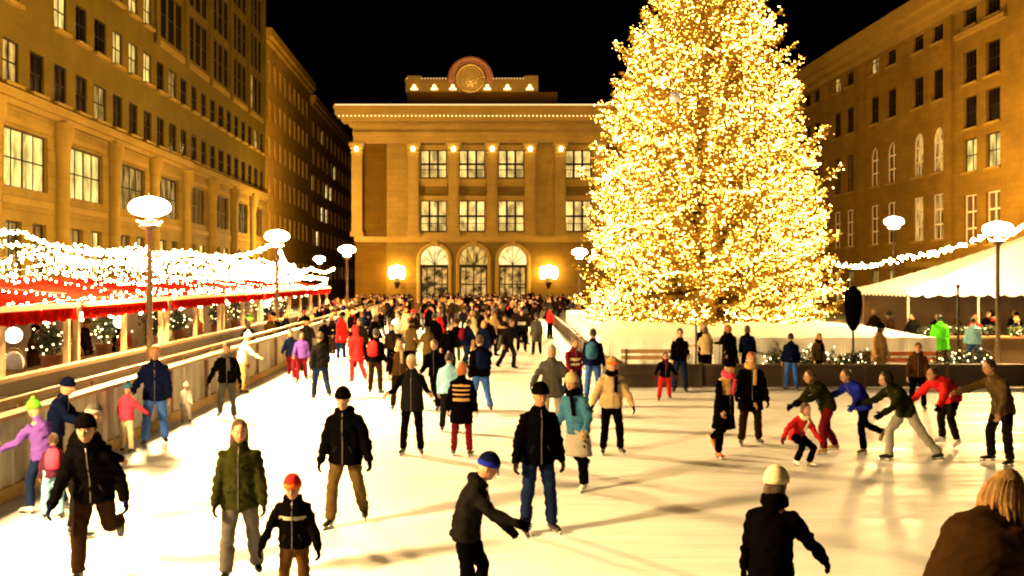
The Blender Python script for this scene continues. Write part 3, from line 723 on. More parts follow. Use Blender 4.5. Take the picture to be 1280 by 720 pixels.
# ------------------------------------------------------------------ the classical hall facing the square
HY = 100.0; hs = 12.29
hx = lambda px: (px - 585) / hs
hz = lambda py: EYE + (CX * 0 + 348 - py) / hs
hall_st = stone('stone_hall', (.095, .058, .009), 1.6, .55, .014, .09, .8, .28); hall_tr = stone('stone_hall_trim', (.20, .130, .030), 2.2, .7, .01, .05, .75, .22); hall_dk = stone('stone_hall_dark', (.07, .036, .003), 1.2, .4, .014, .1, .85, .3)  # wall darker, trim lighter: relief shading put into the stone colours
H = faced('civic_hall', 'grand classical hall with pilasters, arched doors and a round emblem on its roofline', 'building', (0, HY, 0), 0)
x0, x1 = hx(444), hx(800)
ops = []; ws = []
for px in (542, 590, 639, 723):
    u = hx(px); ops += [(u - 1.3, u + 1.3, 13.45, 16.25), (u - 1.3, u + 1.3, 8.0, 11.1)]; ws += [(u, 13.45, 2.6, 2.8, 3), (u, 8.0, 2.6, 3.1, 2)]
for px in (543, 592, 641): u = hx(px); ops.append((u - 1.4, u + 1.4, .4, 6.5, True))
wall_mesh(x0, x1, 0, 18.9, ops, .5).build('wall', hall_st, H)
m = MB(); m.box(x0 + .02, x1 - .02, .56, 30, 0, 18.8); m.build('core', MATS['core_dark'], H)
m = MB(); m.box(x0 + .03, x0 + .3, .0, 30, 0, 18.88); m.build('side_wall', hall_st, H)
m = MB(); m.box(x0, hx(483), -.02, -.004, .9, 18.6); m.build('shaded_bay_sheet', hall_dk, H)  # flat sheet on the wall, a recess's shade put into its darker stone
m = MB()                                                     # plinth, string course, entablature
m.box(x0 - .1, x1, -.35, -.004, 0, .38); m.build('plinth', hall_tr, H)
m = MB(); m.box(x0 - .08, x1, -.30, -.005, 7.05, 7.45); m.box(x0 - .04, x1, -.2, -.0045, 6.9, 7.048); m.build('string_course', hall_tr, H)
m = MB(); m.box(x0 - .15, x1, -1.05, -.005, 17.6, 17.95); m.box(x0 - .1, x1, -.9, -.004, 16.9, 17.598); m.build('architrave', hall_tr, H)
m = MB(); m.box(x0 - .15, x1 + .1, -.85, -.006, 17.951, 18.549); m.box(x0 - .5, x1 + .5, -1.25, .5, 18.55, 18.95); m.box(x0 - 1.2, x1 + .8, -2.0, .5, 18.951, 19.5); m.box(x0 - 1.75, x1 + 1.2, -2.6, .5, 19.501, 20.15); m.box(x0 - 1.9, x1 + 1.3, -2.75, .5, 20.151, 20.35)
for i in range(80):
    u = x0 - .3 + i * .375
    if u < x1: m.box(u, u + .2, -1.6, -1.252, 18.6, 18.94)
m.build('cornice', hall_tr, H)
lit_h = emis('pane_hall', (1.0, .64, .18), 1.05, .6, .9, False, .3, (1.3, 1, .7))
def pil(px, wd=1.05, top=16.9):
    m = MB(); u = hx(px); m.box(u - wd / 2, u + wd / 2, -.75, -.006, 7.46, top - 1.1); m.box(u - wd / 2 + .2, u + wd / 2 - .2, -.81, -.751, 8.2, top - 1.4); m.box(u - wd / 2 - .12, u + wd / 2 + .12, -.87, -.0065, 7.452, 7.9)
    m.box(u - wd / 2 - .08, u + wd / 2 + .08, -.85, -.006, top - 1.1, top - .9); m.box(u - wd / 2 - .02, u + wd / 2 + .02, -.8, -.0062, top - .899, top - .35); m.box(u - wd / 2 - .25, u + wd / 2 + .25, -.98, -.006, top - .349, top - .002)
    for s in (-1, 1): m.ball((u + s * wd * .5, -.8, top - .5), (.2, .2, .2), 8, 6)
    for s in (-.3, 0, .3): m.ball((u + s, -.84, top - .75), (.14, .10, .2), 6, 5)
    o = m.build('pilaster', hall_tr, H)
    return o
lampg = emis('capital_lamp', (1, .66, .22), 60, 0, sample=True)
for px in (447, 517, 567, 615, 662, 700, 748):
    o = pil(px); u = hx(px); m = MB(); m.lathe([(.02, 0), (.09, .03), (.15, .15), (.15, .32), (.10, .4), (.01, .42)], (u, -1.2, 16.0), 10); m.build('uplight', lampg, o, True)
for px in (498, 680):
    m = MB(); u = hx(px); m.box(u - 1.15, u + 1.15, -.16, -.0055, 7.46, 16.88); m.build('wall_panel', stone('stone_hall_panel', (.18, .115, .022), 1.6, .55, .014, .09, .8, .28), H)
for (u, z0, w, h, row) in ws:
    o = window(H, u, z0, w, h, 3, 2, frame_dk, lit_h, depth=.3, b=.11)
    m = MB(); m.box(u - 1.55, u + 1.55, -.42, -.004, z0 - .55, z0 - .15); m.box(u - 1.4, u + 1.4, -.25, -.0045, z0 - .9, z0 - .552)
    m.build('window_sill', hall_tr, H)
    m = MB(); m.box(u - 1.5, u + 1.5, -.14, -.0045, z0 + h + .002, z0 + h + .35); m.box(u - 1.65, u + 1.65, -.30, -.004, z0 + h + .351, z0 + h + .5); m.build('window_head', hall_tr, H)
    m = MB()
    for i in range(13):
        xx = u - 1.25 + i * 2.5 / 12; m.box(xx - .02, xx + .02, -.16, -.12, z0 + .002, z0 + .75)
    m.box(u - 1.3, u + 1.3, -.18, -.10, z0 + .75, z0 + .82); m.build('balcony_rail', frame_dk, H)
    for s in (-1, 1): m = MB(); m.box(u + s * 1.42 - .1, u + s * 1.42 + .1, -.10, -.0047, z0 - .14, z0 + h); m.build('window_jamb', hall_tr, H)
for q, px in enumerate((543, 592, 641)):
    u = hx(px); r = 1.4
    m = MB(); pts = [(u - r - .2, -.14, .4), (u - r - .2, -.14, 6.5 - r)] + [(u - (r + .2) * math.cos(t), -.14, 6.5 - r + (r + .2) * math.sin(t)) for t in np.linspace(.1, math.pi - .1, 15)] + [(u + r + .2, -.14, 6.5 - r), (u + r + .2, -.14, .4)]
    m.tube(pts, [(.2, .12)] * len(pts), 6, xh=(1, 0, 0)); m.box(u - .3, u + .3, -.42, -.15, 6.45, 7.1); m.build('arch_surround', hall_tr, H)
    d = MB(); d.box(u - r, u + r, .30, .42, 4.3, 4.6); d.box(u - r, u - r + .15, .31, .41, .4, 4.3); d.box(u + r - .15, u + r, .31, .41, .4, 4.3); d.box(u - .06, u + .06, .31, .41, .4, 4.3)
    for xx in (-.78, .78): d.box(u + xx - .05, u + xx + .05, .32, .40, .4, 4.3)
    for zz in (1.3, 2.6): d.box(u - r + .15, u + r - .15, .33, .39, zz - .06, zz + .06)
    for a in (30, 60, 90, 120, 150): d.tube([(u, .36, 4.6), (u - r * .97 * math.cos(R(a)), .36, 4.6 + (6.5 - 4.6) * math.sin(R(a)) * .98)], [.035, .035], 5)
    d = d.build('door', frame_dk, H)
    g = MB(); g.add([(u - r * math.cos(t), .47, 6.5 - r + r * math.sin(t)) for t in np.linspace(0, math.pi, 15)] + [(u + r, .47, 4.6), (u - r, .47, 4.6)], [tuple(range(17))])
    g.build('fanlight', emis('fanlight_glow', (1.0, .70, .24), 1.5, .4, 1.2, False) if q != 1 else lit_b, d)
    g = MB(); g.quad((u - r, .47, .4), (u + r, .47, .4), (u + r, .47, 4.3), (u - r, .47, 4.3)); g.build('door_glass', emis('door_glow', (1, .55, .14), .55, .9, 1.6, False), d)
# attic, parapet, emblem
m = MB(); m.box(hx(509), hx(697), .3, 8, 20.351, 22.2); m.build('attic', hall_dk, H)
m = MB(); m.box(hx(507), hx(668), .1, 7.5, 22.201, 23.2); m.box(hx(506), hx(669), -.05, 7.6, 23.201, 23.5); m.build('parapet', hall_tr, H)
for px in (518, 664): m = MB(); m.box(hx(px) - .7, hx(px) + .7, -.15, .6, 22.25, 23.8); m.build('parapet_block', hall_tr, H)
for px in (518, 543, 566, 609, 634, 662):
    m = MB(); u = hx(px); m.box(u - .35, u + .35, -.32, -.16, 22.35, 22.5); m.lathe([(.05, 0), (.15, .08), (.18, .24), (.12, .36), (.02, .4)], (u, -.4, 22.45), 8); m.build('parapet_lamp', emis('parapet_glow', (1, .6, .2), 5, 0), H, True)
E = MB(); cx, cz = hx(588), hz(99)
ring = lambda r, n=32: [(cx + r * math.cos(t), -.5, cz + r * math.sin(t)) for t in np.linspace(0, 2 * math.pi, n + 1)]
for r, w in ((1.36, .14), (1.08, .08), (.55, .06)): E.tube(ring(r), [(w, .12)] * 33, 8, xh=(0, 0, 1))
E.lathe([(0.001, 0), (1.4, .0), (1.4, .3), (.001, .3)], (cx, -.2, cz), 32, M=Matrix.Rotation(R(90), 3, 'X'))
for a in range(0, 360, 30): E.ball((cx + .82 * math.cos(R(a)), -.52, cz + .82 * math.sin(R(a))), .12, 8, 6)
for a in range(0, 360, 60): E.tube([(cx + .15 * math.cos(R(a)), -.53, cz + .15 * math.sin(R(a))), (cx + .5 * math.cos(R(a)), -.53, cz + .5 * math.sin(R(a)))], [.07, .04], 6)
E.ball((cx, -.5, cz), .18, 10, 8)
E.build('roof_emblem', mat('gilt', (.55, .38, .12), .45, .3, 8, metal=.5), H, True)
m = MB(); q = [(cx + 2.05 * math.cos(t), .0, cz + .0 + 2.05 * math.sin(t)) for t in np.linspace(-.2, math.pi + .2, 21)]
m.tube(q, [(.30, .4)] * 21, 8, xh=(1, 0, 0)); q = [(cx + 1.7 * math.cos(t), -.1, cz + 1.7 * math.sin(t)) for t in np.linspace(-.2, math.pi + .2, 21)]
m.tube(q, [(.12, .3)] * 21, 8, xh=(1, 0, 0)); m.build('emblem_hood', mat('terracotta', (.30, .12, .06), .8, .25), H, True)
for px, ww in ((497, 1.5), (685, 1.8)):                       # big wall lanterns
    u = hx(px); L = thing('wall_lantern', 'glowing wide wall lantern on the hall front, ' + ('beside the dark end bay' if px < 500 else 'nearer the lit tree'), 'lantern', (u, HY - .9, 3.0))
    m = MB()
    for s in (-1, 0, 1): m.lathe([(.08, 0), (.24, .1), (.32, .4), (.32, .9), (.24, 1.15), (.05, 1.25)], (s * ww * .32, 0, .3 - abs(s) * .15), 12)
    m.build('glass_shade', emis('lantern_glow', (1, .58, .17), 130, 0), L, True)
    m = MB(); m.box(-ww * .4, ww * .4, .15, .25, .2, .35); m.box(-.1, .1, .2, .89, -.2, .2); m.lathe([(.02, -.9), (.18, -.7), (.3, -.2), (.1, .1)], (0, .1, 0), 8); m.build('bracket', frame_dk, L)
# ------------------------------------------------------------------ lamps and light strings
LAMP_W = emis('lamp_glow', (1.0, .60, .205), 3900); LAMP_D = emis('lamp_glow_soft', (1.0, .60, .205), 1700)
iron = mat('iron_brown', (.06, .035, .018), .5, .3, 10, metal=.3); iron_bk = mat('iron_black', (.015, .014, .013), .5, .3)
def street_lamp(label, x, y, z=4.97, rad=.46, strength=LAMP_W, group=None, z0=0.0):
    t = thing('street_lamp', label, 'street lamp', (x, y, z0), 0, group); z -= z0
    m = MB(); m.lathe([(.22, 0), (.22, .12), (.15, .2), (.13, .7), (.085, .8), (.065, z - .62), (.10, z - .6), (.10, z - .55)], n=12); m.build('pole', iron, t, True)
    m = MB(); m.lathe([(.04, z - .56), (.22, z - .50), (.26, z - .46), (.26, z - .43), (.05, z - .40)], n=14); m.build('collar', iron, t, True)
    for k in range(4):
        a = math.pi / 4 + k * math.pi / 2; c, s = math.cos(a), math.sin(a)
        m = MB(); m.tube([(0, 0, z - .5), (c * .2, s * .2, z - .42), (c * rad * .75, s * rad * .75, z - .34)], [.025] * 3, 6); m.build('arm', iron, t, True)
    g = MB(); g.lathe([(rad * 1.1 * math.sin(t), z + rad * .58 * -math.cos(t) * (1.0 if t > 1.57 else .8)) for t in np.linspace(.12, 3.02, 14)], n=22); g.build('globe', strength, t, True)
    m = MB(); m.lathe([(.10, z + rad * .56), (.12, z + rad * .60), (.05, z + rad * .7), (.001, z + rad * .8)], n=10); m.build('cap', iron, t)
    m = MB(); m.lathe([(.05, z - .33), (.1, z - .31), (.06, z - .27)], n=8); m.build('finial', iron, t)
    return t
bulbm = emis('string_bulb', (1.0, .60, .19), 150); wirem = mat('wire', (.02, .018, .012), .6, .1)
def bulbs_mesh(P, r):
    o = np.array([(1, 0, 0), (-1, 0, 0), (0, 1, 0), (0, -1, 0), (0, 0, 1), (0, 0, -1)], dtype=float)
    f = np.array([(0, 2, 4), (2, 1, 4), (1, 3, 4), (3, 0, 4), (2, 0, 5), (1, 2, 5), (3, 1, 5), (0, 3, 5)])
    P = np.asarray(P); r = np.broadcast_to(np.asarray(r, dtype=float), (len(P),))
    V = (P[:, None, :] + o[None] * r[:, None, None]).reshape(-1, 3); Q = (f[None] + (np.arange(len(P)) * 6)[:, None, None]).reshape(-1, 3)
    return V, Q
def string_lights(label, pts, sag, spacing, r, group=None, m=None, jitter=.0):
    """a wire hung through pts with bulbs along it"""
    t = thing('string_lights', label, 'string lights', (0, 0, 0), 0, group); w = MB(); B = []
    for a, b in zip(pts[:-1], pts[1:]):
        a, b = Vector(a), Vector(b); L = (b - a).length; n = max(6, int(L / 1.2)); q = []
        for i in range(n + 1):
            s = i / n; p = a.lerp(b, s); p.z -= sag * 4 * s * (1 - s); q.append(p)
        w.tube(q, [.008] * len(q), 4)
        k = int(L / spacing)
        for i in range(k):
            s = (i + .5) / k; p = a.lerp(b, s); p.z -= sag * 4 * s * (1 - s) + r + .01
            if jitter: p += Vector((rnd.uniform(-jitter, jitter), rnd.uniform(-jitter, jitter), rnd.uniform(-jitter, jitter)))
            B.append(tuple(p))
    w.build('wire', wirem, t)
    V, Q = bulbs_mesh(B, r); o = link('bulbs', big_mesh('bulbs', V, Q, [m or bulbm]), t); tag(o, kind='stuff')
    return t
street_lamp('assumed unseen street lamp nearest the camera on the stall side, its globes above the canopies', -8.0, 7.2)  # lamp added out of view, position assumed, to light the front ice
street_lamp('tall street lamp before the red canopies, the big glowing head', -8.0, 24.7)
street_lamp('street lamp farther up the stall row, between the tall lamp and the hall', -8.1, 41.7)
street_lamp('far street lamp of the stall row, close to the hall corner', -7.5, 61.0)
street_lamp('added small far street lamp at the mouth of the street beside the hall', -13.6, 90.0)  # lamp added to brighten the blocks up the street
street_lamp('street lamp close to the hall, half behind the lit tree', 7.6, 67.0)
street_lamp('street lamp with broad glowing head and brown pole at the front of the white marquee', 19.4, 36.0, 5.0, .46, LAMP_D)
street_lamp('tall street lamp standing behind the marquee before the sandstone block', 26.0, 60.0, 6.65, .5)

# ------------------------------------------------------------------ rink boards on the stall side
board_cloth = mat('board_cloth', (.86, .79, .66), .85, .25, 1.2, .3, 8); wood = mat('wood_rail', (.30, .17, .07), .55, .35, 3, .2, 20, stretch=(6, .6, 6)); wood_dk = mat('wood_dark', (.055, .030, .014), .6, .35, 3, .2, 20, stretch=(6, .6, 6))
kick = mat('kick_yellow', (.50, .33, .06), .5, .3, 4)
Bf = thing('rink_boards', 'long pleated cloth rink boards with wooden rails along the stalls', 'rink boards', (-6.6, 4, 0))
for i in range(24):
    y0 = i * 3.0; m = MB(); n = 40
    for j in range(n):
        a, b = y0 + 3.0 * j / n, y0 + 3.0 * (j + 1) / n
        f = lambda y: -.05 + .035 * math.sin(y * 11 + 2 * math.sin(y * 1.3)) + .018 * math.sin(y * 23 + i)
        m.quad((f(a), a, .2), (f(b), b, .2), (f(b) - .03, b, 1.16), (f(a) - .03, a, 1.16))
    m.build('cloth_panel', board_cloth, Bf, True)
    m = MB(); m.box(-.16, .0, y0 - .05, y0 + .05, 0, 1.165); m.build('post', wood, Bf)
m = MB(); m.box(-.15, .02, -.05, 72, 0, .2); m.build('kick_strip', kick, Bf)
m = MB(); m.box(-.20, .05, -.05, 72, 1.168, 1.24); m.build('cap_rail', wood, Bf)
m = MB(); m.box(-.72, -.62, -.05, 72, 1.22, 1.30); m.build('handrail', wood, Bf)
for i in range(25): m = MB(); m.box(-.71, -.63, i * 3 - .04, i * 3 + .04, 0, 1.219); m.build('handrail_post', wood, Bf)
Dw = thing('plank_barrier', 'dark wooden plank barrier running in front of the stall posts', 'barrier', (-8.45, 4, 0))
for i in range(5): m = MB(); m.box(-.06 - .002 * (i % 2), .0 + .004 * (i % 2), 0, 70, .05 + i * .25, .28 + i * .25); m.build('plank', wood_dk, Dw)
m = MB(); m.box(-.14, .08, 0, 70, 1.302, 1.38); m.build('top_rail', wood, Dw)

# ------------------------------------------------------------------ market stalls with red canopies
redc = mat('canopy_red', (.26, .005, .003), .9, .95, 4, .9, 14, spec=.0); cream_beam = mat('beam_cream', (.55, .38, .22), .6, .25, 3); plank = mat('stall_plank', (.16, .10, .05), .7, .35, 3)
leafm = mat('leaf_green', (.045, .07, .022), .7, .5, 6); leaf2 = mat('leaf_dark', (.02, .034, .012), .7, .5, 6)
goods = [mat('goods_' + n, PAL[n], .6, .3, 5) for n in ('tan', 'red', 'white', 'green', 'beige', 'orange')]
sl = 6.4
def leaf_clump(mb, c, rx, ry, rz, n, s, rg, mi=0):
    for _ in range(n):
        while True:
            p = Vector((rg.uniform(-1, 1), rg.uniform(-1, 1), rg.uniform(-1, 1)))
            if .25 < p.length < 1: break
        q = Vector((c[0] + p.x * rx, c[1] + p.y * ry, c[2] + p.z * rz)); a = Vector((rg.gauss(0, 1), rg.gauss(0, 1), rg.gauss(0, 1))).normalized(); b = a.cross(Vector((rg.gauss(0, 1), rg.gauss(0, 1), rg.gauss(0, 1)))).normalized()
        l = s * rg.uniform(.6, 1.3); mb.add([q - a * l, q + b * l * .45, q + a * l, q - b * l * .45], [(0, 1, 2, 3)], mi)
warm_fill = emis('stall_bulb', (1, .68, .3), 60)
desc = ['nearest the camera', 'second from the camera', 'third from the camera, just before the tall lamp', 'fourth from the camera, past the tall lamp', 'fifth from the camera', 'sixth from the camera', 'seventh from the camera', 'farthest, near the hall']
for k in range(8):
    y0 = 9.0 + k * (sl + .35); t = thing('market_stall', 'market stall under a red canopy, ' + desc[k], 'market stall', (-9.0, y0, 0)); rg = random.Random(k)
    nx, ny = 14, 40; vs = []; fs = []
    for i in range(nx + 1):
        for j in range(ny + 1):
            u, v = i / nx, j / ny; x = .15 - u * 3.2; z = 2.62 + .60 * u - .05 * math.sin(u * math.pi) + .05 * mnoise.noise((u * 9, v * 16, k)) + .03 * math.sin(v * 44) * (1 - u * .5)
            vs.append((x, v * sl, z))
    for i in range(nx):
        for j in range(ny): a = i * (ny + 1) + j; fs.append((a, a + 1, a + ny + 2, a + ny + 1))
    m = MB(); m.add(vs, fs); m.build('canopy', redc, t, True)
    m = MB(); n = 48                                          # scalloped valance
    for j in range(n):
        a, b = sl * j / n, sl * (j + 1) / n; za = 2.24 + .06 * abs(math.sin(a * 5)); zb = 2.24 + .06 * abs(math.sin(b * 5)); xa, xb = .19 + .03 * math.sin(a * 19), .19 + .03 * math.sin(b * 19)
        m.quad((xa, a, za), (xb, b, zb), (.16, b, 2.60), (.16, a, 2.60))
    m.build('valance', redc, t)
    m = MB(); m.box(.20, .28, 0, sl, 2.56, 2.66); m.build('eave_beam', cream_beam, t)
    for yy in (.1, sl / 2, sl - .1):
        m = MB(); m.box(-.06, .06, yy - .06, yy + .06, 0, 2.555); m.build('post', cream_beam, t)
        m = MB(); m.box(-2.9, -2.78, yy - .06, yy + .06, 0, 3.1); m.build('rear_post', plank, t)
    m = MB(); m.box(-2.76, -2.70, 0.02, sl - .02, .1, 2.95); m.build('back_wall', plank, t)
    m = MB(); m.box(-1.5, -.75, .3, sl - .3, .0, 1.0); m.box(-1.55, -.68, .25, sl - .25, 1.002, 1.06); m.build('counter', plank, t)
    for q in range(3):
        yy = sl * (q + .5) / 3; m = MB(); m.tube([(-1.1, yy, 2.75), (-1.1, yy, 2.3)], [.012, .012], 5); m.ball((-1.1, yy, 2.2), (.09, .09, .12), 10, 7, 1); m.build('hanging_bulb', [wirem, warm_fill], t, True)
# greenery and goods on the stalls: each potted bush a thing of its own
pot = mat('pot_clay', (.25, .10, .05), .8, .2)
def bush(label, x, y, z, r, h, n=420, lit=0, potted=True, lm=None, group=None, cat='potted bush', name='potted_bush'):
    t = thing(name, label, cat, (x, y, z), 0, group); rg = random.Random(int(x * 97 + y * 31)); b = .0
    if potted: m = MB(); m.lathe([(.0, 0), (r * .42, .0), (r * .55, .34), (r * .6, .34), (r * .6, .40), (r * .5, .40), (0.001, .36)], n=14); m.build('pot', pot, t); b = .36
    m = MB()
    for _ in range(7): a = rg.uniform(0, 6.28); q = rg.uniform(.2, .55) * r; leaf_clump(m, (q * math.cos(a), q * math.sin(a), b + h * rg.uniform(.3, .72)), r * .62, r * .62, h * .33, n // 7, .055 + r * .04, rg)
    m.build('foliage', lm or leafm, t)
    m = MB(); m.tube([(0, 0, b - .05), (.02, 0, b + h * .6)], [.03, .015], 6); m.build('stem', wood_dk, t)
    if lit:
        B = [(rg.gauss(0, r * .5), rg.gauss(0, r * .5), b + h * .5 + rg.gauss(0, h * .22)) for _ in range(lit)]; V, Q = bulbs_mesh(B, .022)
        tag(link('fairy_lights', big_mesh('fairy_lights', V, Q, [emis('fairy', (1, .72, .3), 16, sample=False)]), t), kind='stuff')
    return t
bush('round bush dotted with yellow lights under the nearest visible red canopy', -9.6, 19.2, 1.06, .62, 1.15, 700, 60)
for i, (y, xx) in enumerate(((15.2, -9.9), (22.4, -9.5), (26.2, -9.7), (29.8, -9.5), (33.4, -9.8), (37.2, -9.5), (41.2, -9.7), (46, -9.5), (51, -9.6))):
    bush('dark potted bush on a stall counter behind the plank barrier', xx, y, 1.06, rnd.uniform(.38, .5), rnd.uniform(.6, .95), 420, 26, lm=leaf2 if i % 2 else leafm, group='potted bushes on the stall counters')
def hamper(label, x, y, z, w, c, group=None):
    t = thing('gift_hamper', label, 'hamper', (x, y, z), 0, group); m = MB(); m.lathe([(.001, 0), (w * .8, 0), (w, .22), (w * .94, .22), (w * .8, .05)], n=16); m.build('basket', goods[0], t)
    m = MB(); m.ball((0, 0, .33), (w * .8, w * .8, .26), 12, 8); m.build('contents', goods[c], t, True)
    m = MB(); m.tube([(w * math.cos(a), 0, .2 + .45 * math.sin(a)) for a in np.linspace(0, math.pi, 11)], [.02] * 11, 6); m.build('handle', goods[0], t, True)
hamper('tan wicker basket with cream goods on the stall counter left of the tall lamp', -9.75, 24.0, 1.06, .36, 4)
for i, (y, c) in enumerate(((21.0, 2), (27.8, 1), (31.5, 2), (35.2, 5), (39.1, 4), (43.5, 3))): hamper('small wicker basket of goods set out on a stall counter', -9.7, y, 1.06, .26, c, 'small baskets on the stall counters')
def paper_lantern(label, x, y, z, r, group=None):
    t = thing('globe_lantern', label, 'lantern', (x, y, z), 0, group); m = MB(); m.tube([(0, 0, r), (0, 0, r + .35)], [.01, .01], 5); m.build('cord', wirem, t); m = MB(); m.ball((0, 0, 0), (r, r, r * .95), 14, 9); m.build('shade', emis('globe_glow', (1, .8, .5), 9), t, True)
for y in (18.0, 19.9, 26.0, 45.0): paper_lantern('white glowing globe lantern hanging under the red canopies', -9.2, y, 2.05, .17, 'globe lanterns under the canopies')
# light strings over the stalls
zc = lambda: rnd.uniform(-.12, .12)
Ls = [-8.0, 7.2, 24.7, 41.7, 61.0]
gS = 'light strings slung over the red canopies'
lab = 'strand of warm white bulbs slung along the red stall canopies'
for j, (xo, z0, sg, ya, yb) in enumerate(((-9.0, 3.28, .08, 6, 66), (-9.4, 3.5, .16, 7, 64), (-10.2, 3.75, .2, 6, 62), (-11.2, 4.15, .22, 8, 66), (-10.7, 3.95, .3, 7, 60), (-12.3, 4.35, .2, 9, 66), (-8.85, 2.78, .04, 6, 62))):
    pts = []; y = ya
    while y < yb: pts.append((xo + rnd.uniform(-.1, .1), y, z0 + zc())); y += rnd.uniform(4.2, 6.4)
    string_lights(lab, pts, sg, .125, .024, gS, jitter=.10)
for i in range(9):
    y_ = 13 + i * 4.7; string_lights('slanting strand of bulbs lying across a red canopy from back to front', [(-11.6, y_, 3.42), (-10.4, y_ + 2.0 + rnd.uniform(-.6, .6), 3.2), (-8.95, y_ + 3.6 + rnd.uniform(-1, 1), 2.86)], .04, .16, .024, 'strands lying across the red canopies', jitter=.04)
string_lights('bright garland rising to the lamp farther up the stall row', [(-10.6, 25, 3.9), (-9.5, 33.5, 4.15), (-8.15, 41.4, 4.75)], .35, .11, .045, jitter=.06)
string_lights('bright garland falling from that farther lamp towards the hall', [(-8.15, 42.0, 4.75), (-9.0, 50, 3.9), (-9.6, 60, 3.9), (-9.5, 70, 4.0)], .3, .11, .045, jitter=.06)
string_lights('bright garland draped above the nearest stalls, highest at the frame edge', [(-12.6, 18, 5.0), (-12.4, 27, 4.55), (-11.6, 36, 4.3)], .35, .10, .045, jitter=.07)
string_lights('garland crossing from the tall lamp head down to the stall roofs', [(-8.05, 24.9, 4.2), (-9.7, 28, 3.7), (-11.0, 32, 3.9)], .2, .15, .036)
string_lights('thick garland rising from the lit tree to the lamp before the marquee', [(15.2, 41.0, 3.9), (17.2, 38.6, 4.1), (19.3, 36.2, 4.98)], .22, .055, .048, jitter=.10)
string_lights('short garland trailing from the marquee lamp to the marquee ridge', [(19.5, 36.2, 5.0), (24, 42.5, 5.6)], .25, .09, .042, jitter=.06)
string_lights('row of tiny bulbs under the hall cornice', [(hx(425), HY - 2.3, 19.44), (hx(800), HY - 2.3, 19.44)], 0, .40, .075, m=emis('cornice_bulb', (1, .62, .22), 5))
string_lights('line of close-set bulbs along the top edge of the hall cornice', [(hx(423), HY - 2.85, 20.46), (hx(800), HY - 2.85, 20.46)], 0, .16, .08, m=emis('cornice_edge', (1, .64, .25), 2.6))
string_lights('line of bulbs along the hall parapet top', [(hx(507), HY - .1, 23.6), (hx(667), HY - .1, 23.6)], 0, .3, .06, m=MATS['cornice_edge'])

# ------------------------------------------------------------------ the great lit spruce
TX, TY = 10.15, 42.0
prof = [(1.0, 4.3), (1.8, 5.1), (3.6, 5.1), (6, 4.95), (8, 4.65), (10, 4.15), (11.5, 3.75), (13, 3.2), (15.1, 2.35), (18, 1.3), (20.5, .5), (22, .1)]
pr = lambda z: .955 * np.interp(z, [p[0] for p in prof], [p[1] for p in prof])
T = thing('christmas_tree', 'huge spruce covered in golden lights, standing on the white platform', 'tree', (TX, TY, 0))
rs = np.random.RandomState(5); fq = []; fmi = []; bulbs = []; bsz = []; btier = []
tr = MB(); tr.tube([(0, 0, 0), (0, 0, 2), (.05, 0, 12), (0, 0, 23.4)], [.42, .38, .2, .03], 12); tr.build('trunk', mat('bark', (.06, .04, .025), .9, .4, 6, .6), T, True)
lb = MB(); NB = 1250
for i in range(NB):
    s = (i + .5) / NB; z = 1.25 + 20.6 * (1 - (1 - s) ** .62); a = i * 2.39996 + rs.uniform(-.25, .25)
    L = pr(z) * rs.uniform(.84, 1.08) * (1.14 if rs.rand() < .14 else 1); spike = rs.rand() < .035; L *= 1.06 if spike else 1; dx, dy = math.cos(a), math.sin(a); lift = rs.uniform(.02, .20) + .14 * (z / 24)
    if spike: lift += .16
    if z < 3: lift = rs.uniform(-.05, .1)
    P = lambda t: np.array((dx * L * t, dy * L * t, z - .16 * L * math.sin(t * 2.4) + lift * L * t * t * 1.5))
    if i % 3 == 0: lb.tube([tuple(P(t)) for t in (.02, .35, .7, .98)], [.05, .035, .02, .008], 4)
    n = max(5, int(L * 5.2)); side = np.array((-dy, dx, 0)); lit = spike or rs.rand() < .62
    for q in range(n):
        t = .22 + .78 * (q + rs.uniform(0, 1)) / n; p = P(min(1, t)); tw = (.18 + .62 * (1 - t)) * min(1, L / 3)
        for sg in (-1, 1):
            ln = tw * rs.uniform(.7, 1.25); d = side * sg + np.array((dx, dy, 0)) * .55 + np.array((0, 0, rs.uniform(-.35, .25))); d /= np.linalg.norm(d)
            for h in range(3):
                c = p + d * ln * (h + .6) / 3; w = np.cross(d, np.array((rs.uniform(-.5, .5), rs.uniform(-.5, .5), 1))); w /= np.linalg.norm(w)
                nl = .13 * rs.uniform(.8, 1.4); u2 = np.cross(d, w)
                for ww in (w, u2 * .8 + w * .2): fq.append((c - d * nl, c + ww * .045, c + d * nl, c - ww * .045)); fmi.append(1 if rs.rand() < .4 else 0)
        if q == n - 1 or t > .9: fq.append((p - np.array((dx, dy, .0)) * .1, p + side * .06, p + np.array((dx * .22, dy * .22, .1)), p - side * .06)); fmi.append(0)
    nb = int(L * (15 if lit else 5.5)) + 1
    for q in range(nb):
        t = .35 + .65 * rs.rand() ** .6; p = P(t) + rs.normal(0, .10 if lit else .2, 3); bulbs.append(p); bsz.append(.013 + .018 * rs.rand() ** 2 + (.020 if rs.rand() < .05 else 0)); btier.append(z)
    if lit: p = P(1.0); bulbs.append(p); bsz.append(.03); btier.append(z)
for i in range(46):                                            # garlands looped from branch to branch
    z = 1.8 + 19.5 * (i / 46) ** 1.15; a0 = i * 2.4 + .3; sp_ = rs.uniform(.7, 1.3); L = pr(z) * .97; n = int(L * sp_ / .06)
    for q in range(n):
        s = q / n; a = a0 + sp_ * (s - .5); zz = z - 1.1 * (.25 - (s - .5) ** 2) * 2.2 + (s - .5) * .8; rr = pr(zz) * .99 + .12 * math.sin(s * 17 + i)
        bulbs.append(np.array((rr * math.cos(a), rr * math.sin(a), zz)) + rs.normal(0, .06, 3)); bsz.append(.022 + .02 * rs.rand()); btier.append(z)
